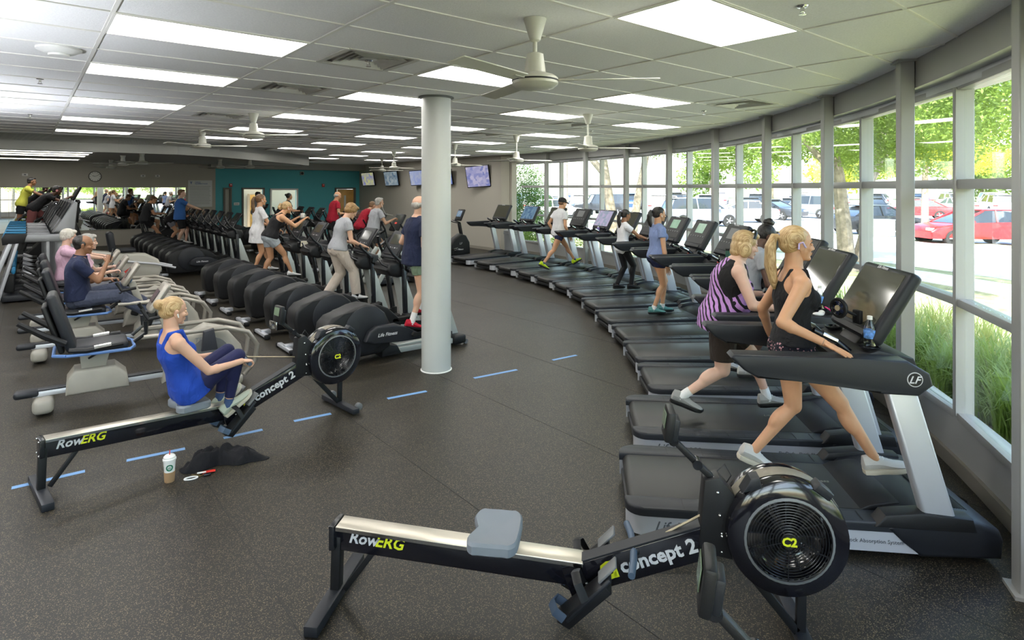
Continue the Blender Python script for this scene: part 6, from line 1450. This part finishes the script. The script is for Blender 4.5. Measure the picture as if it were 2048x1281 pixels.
bark = mat('bark', (.30, .25, .20), .9, bump=1, bs=25, var=.35, vs=9)
lfa = leafm('leaf green', (.17, .26, .055)); lfb = leafm('leaf yellow green', (.36, .40, .06)); lfc = leafm('leaf deep green', (.08, .17, .045))
def tree(loc, trunks, blobs, m, lab, size=.09, dens=1100):
    t = thing('tree', lab, 'tree', loc)
    for pts_, r0, r1 in trunks: n = len(pts_); G().tube(pts_, [r0 + (r1 - r0) * i / (n - 1) for i in range(n)], 9).obj('trunk', bark, t)
    foliage('crown', blobs, m, t, size, dens); return t
def gp(px, Y): return V(((px - 1024) / 1186 * Y, Y, -.12))
random.seed(5)
def canopy(n, cx, cy, cz, rx, ry, rz): return [((cx + random.uniform(-rx, rx), cy + random.uniform(-ry, ry), cz + random.uniform(-rz, rz)), (random.uniform(.8, 1.5), random.uniform(.8, 1.5), random.uniform(.5, .9))) for _ in range(n)]
tree(gp(1695, 16.5), [([(0, 0, 0), (-.1, 0, 1.2), (-.25, 0, 2.6), (-.5, .2, 4.5)], .24, .12), ([(.25, 0, 0), (.5, 0, 1.0), (.55, .1, 2.2), (1.1, 0, 4.2)], .20, .1), ([(-.25, 0, 2.6), (-1, .3, 3.6), (-2, .5, 5)], .11, .05), ([(.55, .1, 2.2), (1.2, .3, 3.2), (2.3, .3, 4)], .11, .05)], canopy(26, 0, 0, 4.9, 3.2, 2.5, 1.7), lfa, 'multi stemmed tree with peeling bark close to the windows', .085, 1300)
tree(gp(1232, 24), [([(0, 0, 0), (-.3, 0, 2), (-.6, 0, 4), (-.9, 0, 6)], .22, .12), ([(.6, 0, 0), (.9, 0, 2), (1.5, 0, 5)], .2, .1), ([(-.4, 0, 2.8), (-1.6, 0, 4.2), (-2.6, 0, 5)], .15, .07)], canopy(28, 0, 0, 6.2, 3.6, 2.5, 2.0), lfa, 'leaning pale trunked tree outside the middle windows', .10, 1000)
tree(gp(1850, 25.5), [([(0, 0, 0), (.0, 0, 2.6), (.1, 0, 4.5)], .16, .08)], canopy(14, 0, 0, 4.2, 1.8, 1.6, 1.2), lfb, 'young yellow green tree in front of the red car', .085, 1100)
tree(gp(1985, 12.5), [([(2.2, 0, 0), (2.2, 0, 3), (1.6, 0, 5)], .2, .1), ([(2.2, 0, 2.8), (.6, 0, 4), (-.6, 0, 4.4)], .1, .04)], canopy(20, -.3, 0, 4.8, 2.2, 1.6, 1.2), lfa, 'tree with overhanging crown at the near end windows', .075, 1300)
tree(gp(1480, 20), [([(0, 0, 0), (0, 0, 3), (.2, 0, 6)], .13, .07)], canopy(20, 0, 0, 5.2, 2.6, 2.0, 1.5), lfa, 'slim trunk tree outside the window behind the zebra top woman', .09, 1100)
tree(gp(1130, 34), [([(0, 0, 0), (0, 0, 4), (.2, 0, 7)], .2, .1)], canopy(20, 0, 0, 7, 4, 2.0, 2.5), lfb, 'light green tree beyond the far end windows', .13, 600)
for k_, (dg_, rr_) in enumerate(((-24, 24), (-31, 27), (-38, 23), (-20, 31), (-44, 28))):
    tree(arc(rr_, dg_, -.12), [([(0, 0, 0), (.1, 0, 2), (.2, 0, 4)], .18, .08)], canopy(10, 0, 0, 3.6, 2.2, 2.0, 1.5), lfa, f'leafy tree beyond the near post, {ORD[k_]} along the lawn', .13, 420)
t = thing('shrub', 'large rounded green shrub outside the farthest window', 'shrub', (.55, 22.6, -.12)); G().tube([(0, 0, 0), (0, 0, 1.6)], [.06, .03], 7).obj('stem', bark, t)
foliage('foliage', [((0, 0, 2.4), (.75, .7, 1.1)), ((.2, 0, 1.3), (.9, .8, 1.1)), ((-.3, 0, .7), (.8, .7, .8))], lfc, t, .055, 3200)
for k, (px, Y, s_) in enumerate(((1075, 21.3, .55), (1110, 20.6, .5), (1150, 20.2, .45), (1050, 21.0, .6))):
    t = thing('low_shrub', f'low green shrub below the far windows, {ORD[k]} along the bed', 'shrub', gp(px, Y)); foliage('foliage', [((0, 0, s_ * .8), (s_ * 1.2, s_, s_ * .8))], lfa, t, .05, 3200)
# hedge line and woods far away
for k in range(16):
    a = -12 + k * 5.0; r_ = 106 + random.uniform(-4, 4); q = arc(r_, a, -.1); s_ = random.uniform(5, 8)
    t = thing('background_tree', f'leafy background tree behind the parking lot, {ORD[k]} along the tree line', 'tree', q, 0, 'background tree line'); G().tube([(0, 0, 0), (0, 0, s_)], [.4, .2], 7).obj('trunk', bark, t)
    foliage('crown', [((random.uniform(-4, 4), random.uniform(-3, 3), s_ + random.uniform(-3, 4)), (4.0, 3.2, 3.2)) for _ in range(5)], (lfa, lfb, lfc)[k % 3] if k % 3 < 2 else lfa, t, .45, 22)
# ornamental grasses
gb = leafm('blade green', (.20, .30, .08)); gb2 = leafm('blade pale', (.36, .42, .18))
def blades(n, h, sp):
    g = []; F_ = []
    for _ in range(n):
        a = random.uniform(0, 2 * PI); L = h * random.uniform(.5, 1.1); sp_ = sp * random.uniform(.4, 1.1); w_ = .007 * random.uniform(.7, 1.4); d = V((math.cos(a), math.sin(a), 0)); s = V((-d.y, d.x, 0)); b0 = V((random.gauss(0, .08), random.gauss(0, .08), 0)); k = len(g)
        for i in range(6):
            u = i / 5; p = b0 + d * sp_ * u ** 1.6 + V((0, 0, L * math.sin(u * 2.0) / math.sin(1.6) * .85)); ww = w_ * (1 - u ** 2) + .0005; g += [p - s * ww, p + s * ww]
        for i in range(5): F_.append((k + 2 * i, k + 2 * i + 1, k + 2 * i + 3, k + 2 * i + 2))
    me = bpy.data.meshes.new('blades'); me.from_pydata([tuple(v) for v in g], [], F_); return me
bm_list = []
for j in range(4): m_ = blades(260, random.uniform(.75, 1.0), .48); m_.materials.append(gb if j % 2 else gb2); bm_list.append(m_)
k = 0
for dg_ in range(-27, 1, 2):
    for rr_ in (17.85, 18.55):
        q = arc(rr_ + random.uniform(-.12, .12), dg_ + random.uniform(-.6, .6), -.11)
        t = thing('ornamental_grass', f'arching clump of tall ornamental grass, {ORD[k // 2]} clump of the {"inner" if k % 2 == 0 else "outer"} row from the near end', 'grass', q, random.uniform(0, 6), 'ornamental grass clumps below the windows'); k += 1
        o = link('blades', bm_list[k % 4], t); s_ = random.uniform(.8, 1.15); o.scale = (s_, s_, s_); o['kind'] = 'stuff'
# cars
def paint(n, c): return mat(n, c, .35, .0, coat=.25)
glassd = mat('car glass', (.02, .025, .03), .05, coat=.5); tyre = mat('tyre', (.015, .015, .015), .8); rim = mat('rim', (.4, .4, .42), .3, .8); lampr = mat('tail lamp', (.4, .01, .01), .3); lampw = mat('head lamp', (.7, .7, .72), .2)
def make_car(kind):
    t = thing('car', 'c', 'car')
    if kind == 'suv':
        bp_ = [(-2.3, .42), (-2.32, .95), (-2.2, 1.08), (1.1, 1.08), (2.15, .92), (2.3, .72), (2.28, .36), (-2.2, .32)]; cb = [(-2.15, 1.06), (-1.9, 1.62), (-1.5, 1.70), (.2, 1.68), (.6, 1.58), (1.25, 1.06)]; wr = .37
    elif kind == 'jeep':
        bp_ = [(-2.0, .55), (-2.0, 1.1), (.8, 1.1), (2.0, 1.08), (2.1, .9), (2.1, .55)]; cb = [(-1.95, 1.1), (-1.9, 1.8), (.35, 1.8), (.75, 1.1)]; wr = .41
    else:
        bp_ = [(-2.3, .40), (-2.32, .80), (-2.15, .95), (-1.5, .98), (1.0, .93), (2.1, .78), (2.32, .60), (2.28, .32), (-2.2, .28)]; cb = [(-1.85, .95), (-1.1, 1.36), (-.5, 1.44), (.1, 1.42), (1.15, .92)]; wr = .34
    G().prism(bp_, -.9, .9, .10, 3).obj('body', white, t)
    g = G(); cx = sum(q[0] for q in cb) / len(cb); zt = max(q[1] for q in cb); zb = min(q[1] for q in cb)
    for sy in (-1, 1): pass
    g.loft([[V((x, -.82 + .16 * (z - zb) / (zt - zb), z)) for x, z in cb], [V((x, .82 - .16 * (z - zb) / (zt - zb), z)) for x, z in cb]]); g.obj('window_glass', glassd, t)
    top = [q for q in cb if q[1] > zt - .13]; G().box(((top[0][0] + top[-1][0]) / 2, 0, zt + .005), (abs(top[0][0] - top[-1][0]) + .1, 1.32, .05), .02).obj('roof', white, t)
    for sy in (-1, 1):
        for x0, x1 in ((cb[0], cb[1]), (cb[-1], cb[-2])): G().bar((x0[0], sy * .83, x0[1]), (x1[0], sy * .68, x1[1]), .05, .07, .01).obj('pillar', white, t)
        xm = (cb[0][0] + cb[-1][0]) / 2; G().bar((xm, sy * .83, zb), (xm - .05, sy * .67, zt), .05, .07, .01).obj('pillar', white, t)
        G().box((.75, sy * .97, zb + .06), (.18, .16, .12), .03).obj('mirror', white, t)
        for x in (-1.42, 1.42):
            w_ = G().lathe([(wr, -.11), (wr, .11), (wr * .66, .115), (wr * .62, .06)], (x, sy * .82, wr), 'Y', 24).obj('wheel', tyre, t); g2 = G(); g2.lathe([(wr * .16, -.02), (wr * .16, .02)], (x, sy * .92, wr), 'Y', 10)
            for k in range(5): a = 2 * PI * k / 5; g2.bar((x, sy * .92, wr), (x + wr * .6 * math.cos(a), sy * .92, wr + wr * .6 * math.sin(a)), .03, .05)
            g2.obj('rim', rim, w_)
        G().box((-2.28, sy * .68, .82), (.08, .34, .14), .02).obj('tail_lamp', lampr, t); G().box((2.2, sy * .66, .68), (.14, .34, .12), .02).obj('head_lamp', lampw, t)
    if kind == 'jeep': G().lathe([(.38, -.1), (.38, .1), (.2, .11)], (-2.15, 0, 1.05), 'X', 24).obj('spare_wheel', tyre, t)
    return t
PR = {k: make_car(k) for k in ('sedan', 'suv', 'jeep')}; used = {'sedan': 0, 'suv': 0, 'jeep': 0}
cols = {'red': (.48, .008, .012), 'black': (.02, .022, .028), 'white': (.75, .75, .76), 'silver': (.42, .44, .47), 'blue': (.03, .07, .2), 'slate': (.20, .22, .30), 'grey': (.14, .15, .17)}
def car(kind, col, loc, rz, lab, grp='parked cars'):
    o = PR[kind] if not used[kind] else dup(PR[kind]); used[kind] = 1; o.location = loc; o.rotation_euler = (0, 0, R(rz)); o['label'] = lab; o['group'] = grp
    pm = paint('paint ' + col, cols[col])
    for c in o.children:
        if c.name.split('.')[0] in ('body', 'roof', 'pillar', 'mirror'):
            c.data = c.data.copy() if 0 else c.data; c.material_slots[0].link = 'OBJECT'; c.material_slots[0].material = pm
def gz(px, Y, z=-.15): return V(((px - 1024) / 1186 * Y, Y, z))
car('sedan', 'red', gz(1945, 24.3), 180, 'glossy red sedan parked nearest outside the windows'); car('sedan', 'black', gz(1755, 30), 8, 'black sedan parked behind the white utility box'); car('suv', 'slate', gz(1400, 36), 6, 'slate blue wagon outside the middle windows')
car('jeep', 'black', gz(1195, 47), 185, 'black off-road car with a spare wheel on the back'); car('sedan', 'black', gz(1545, 44), -60, 'black sedan with its front towards the gym'); car('suv', 'grey', gz(1620, 46), 120, 'dark grey car in the second row of the lot')
car('sedan', 'white', gz(1480, 40), 170, 'white sedan right of the slate blue wagon'); car('sedan', 'white', gz(1110, 44), 10, 'white sedan at the far end windows'); car('sedan', 'red', gz(1830, 44), 150, 'second red car, farther back in the lot')
random.seed(11); k = 0
for row, Y in enumerate((52, 62, 73, 85)):
    n = 13
    for j in range(n):
        X = -1 + j * 3.0 * (Y / 52) ** .9 * 1.2 + random.uniform(-.4, .4) + row
        if random.random() < .08: continue
        cn = random.choice(['white', 'silver', 'white', 'grey', 'black', 'blue', 'silver', 'slate', 'white'] + (['red'] if j % 7 == 3 else []))
        kd = random.choice(['suv', 'sedan', 'sedan', 'suv']); car(kd, cn, (X, Y + random.uniform(-.4, .4), -.15), random.choice([70, 250]) + random.uniform(-4, 4), f'{cn} {"suv" if kd == "suv" else "sedan"} in the {ORD[row]} far parking row, {ORD[j]} place from its shrub end')
# street things
t = thing('lamp_post', 'tall dark lamp post in the parking lot', 'lamp post', gz(1738, 33)); G().tube([(0, 0, 0), (0, 0, 7.5)], [.09, .06], 10).obj('pole', dgr, t); G().lathe([(.25, 0), (.25, .5), (.2, .55)], n=16).obj('footing', conc, t); G().box((.3, 0, 7.5), (.7, .3, .12), .02).obj('lamp_head', dgr, t)
t = thing('utility_box', 'white concrete utility box on the grass island', 'utility box', gz(1762, 28.2, -.1)); G().box((0, 0, .38), (1.0, .6, .75), .02).obj('box', mat('off white box', (.6, .56, .48), .7), t); G().box((0, 0, .77), (1.06, .66, .05), .01).obj('lid', conc, t)
t = thing('sign_post', 'small parking sign on a thin pole', 'sign', gz(1644, 31)); G().tube([(0, 0, 0), (0, 0, 2.4)], .03, 8).obj('pole', dgr, t); G().box((0, -.03, 2.15), (.3, .02, .45), .005).obj('plate', white, t); G().box((0, -.045, 2.25), (.2, .006, .1)).obj('red_print', red, t)
t = thing('fire_hydrant', 'red fire hydrant at the edge of the lot', 'hydrant', gz(1153, 39)); G().lathe([(.14, 0), (.12, .1), (.11, .55), (.13, .58), (.1, .7), (.03, .76)], n=14).obj('body', red, t); G().lathe([(.06, -.18), (.06, .18)], (0, 0, .45), 'Y', 10).obj('outlet', red, t)
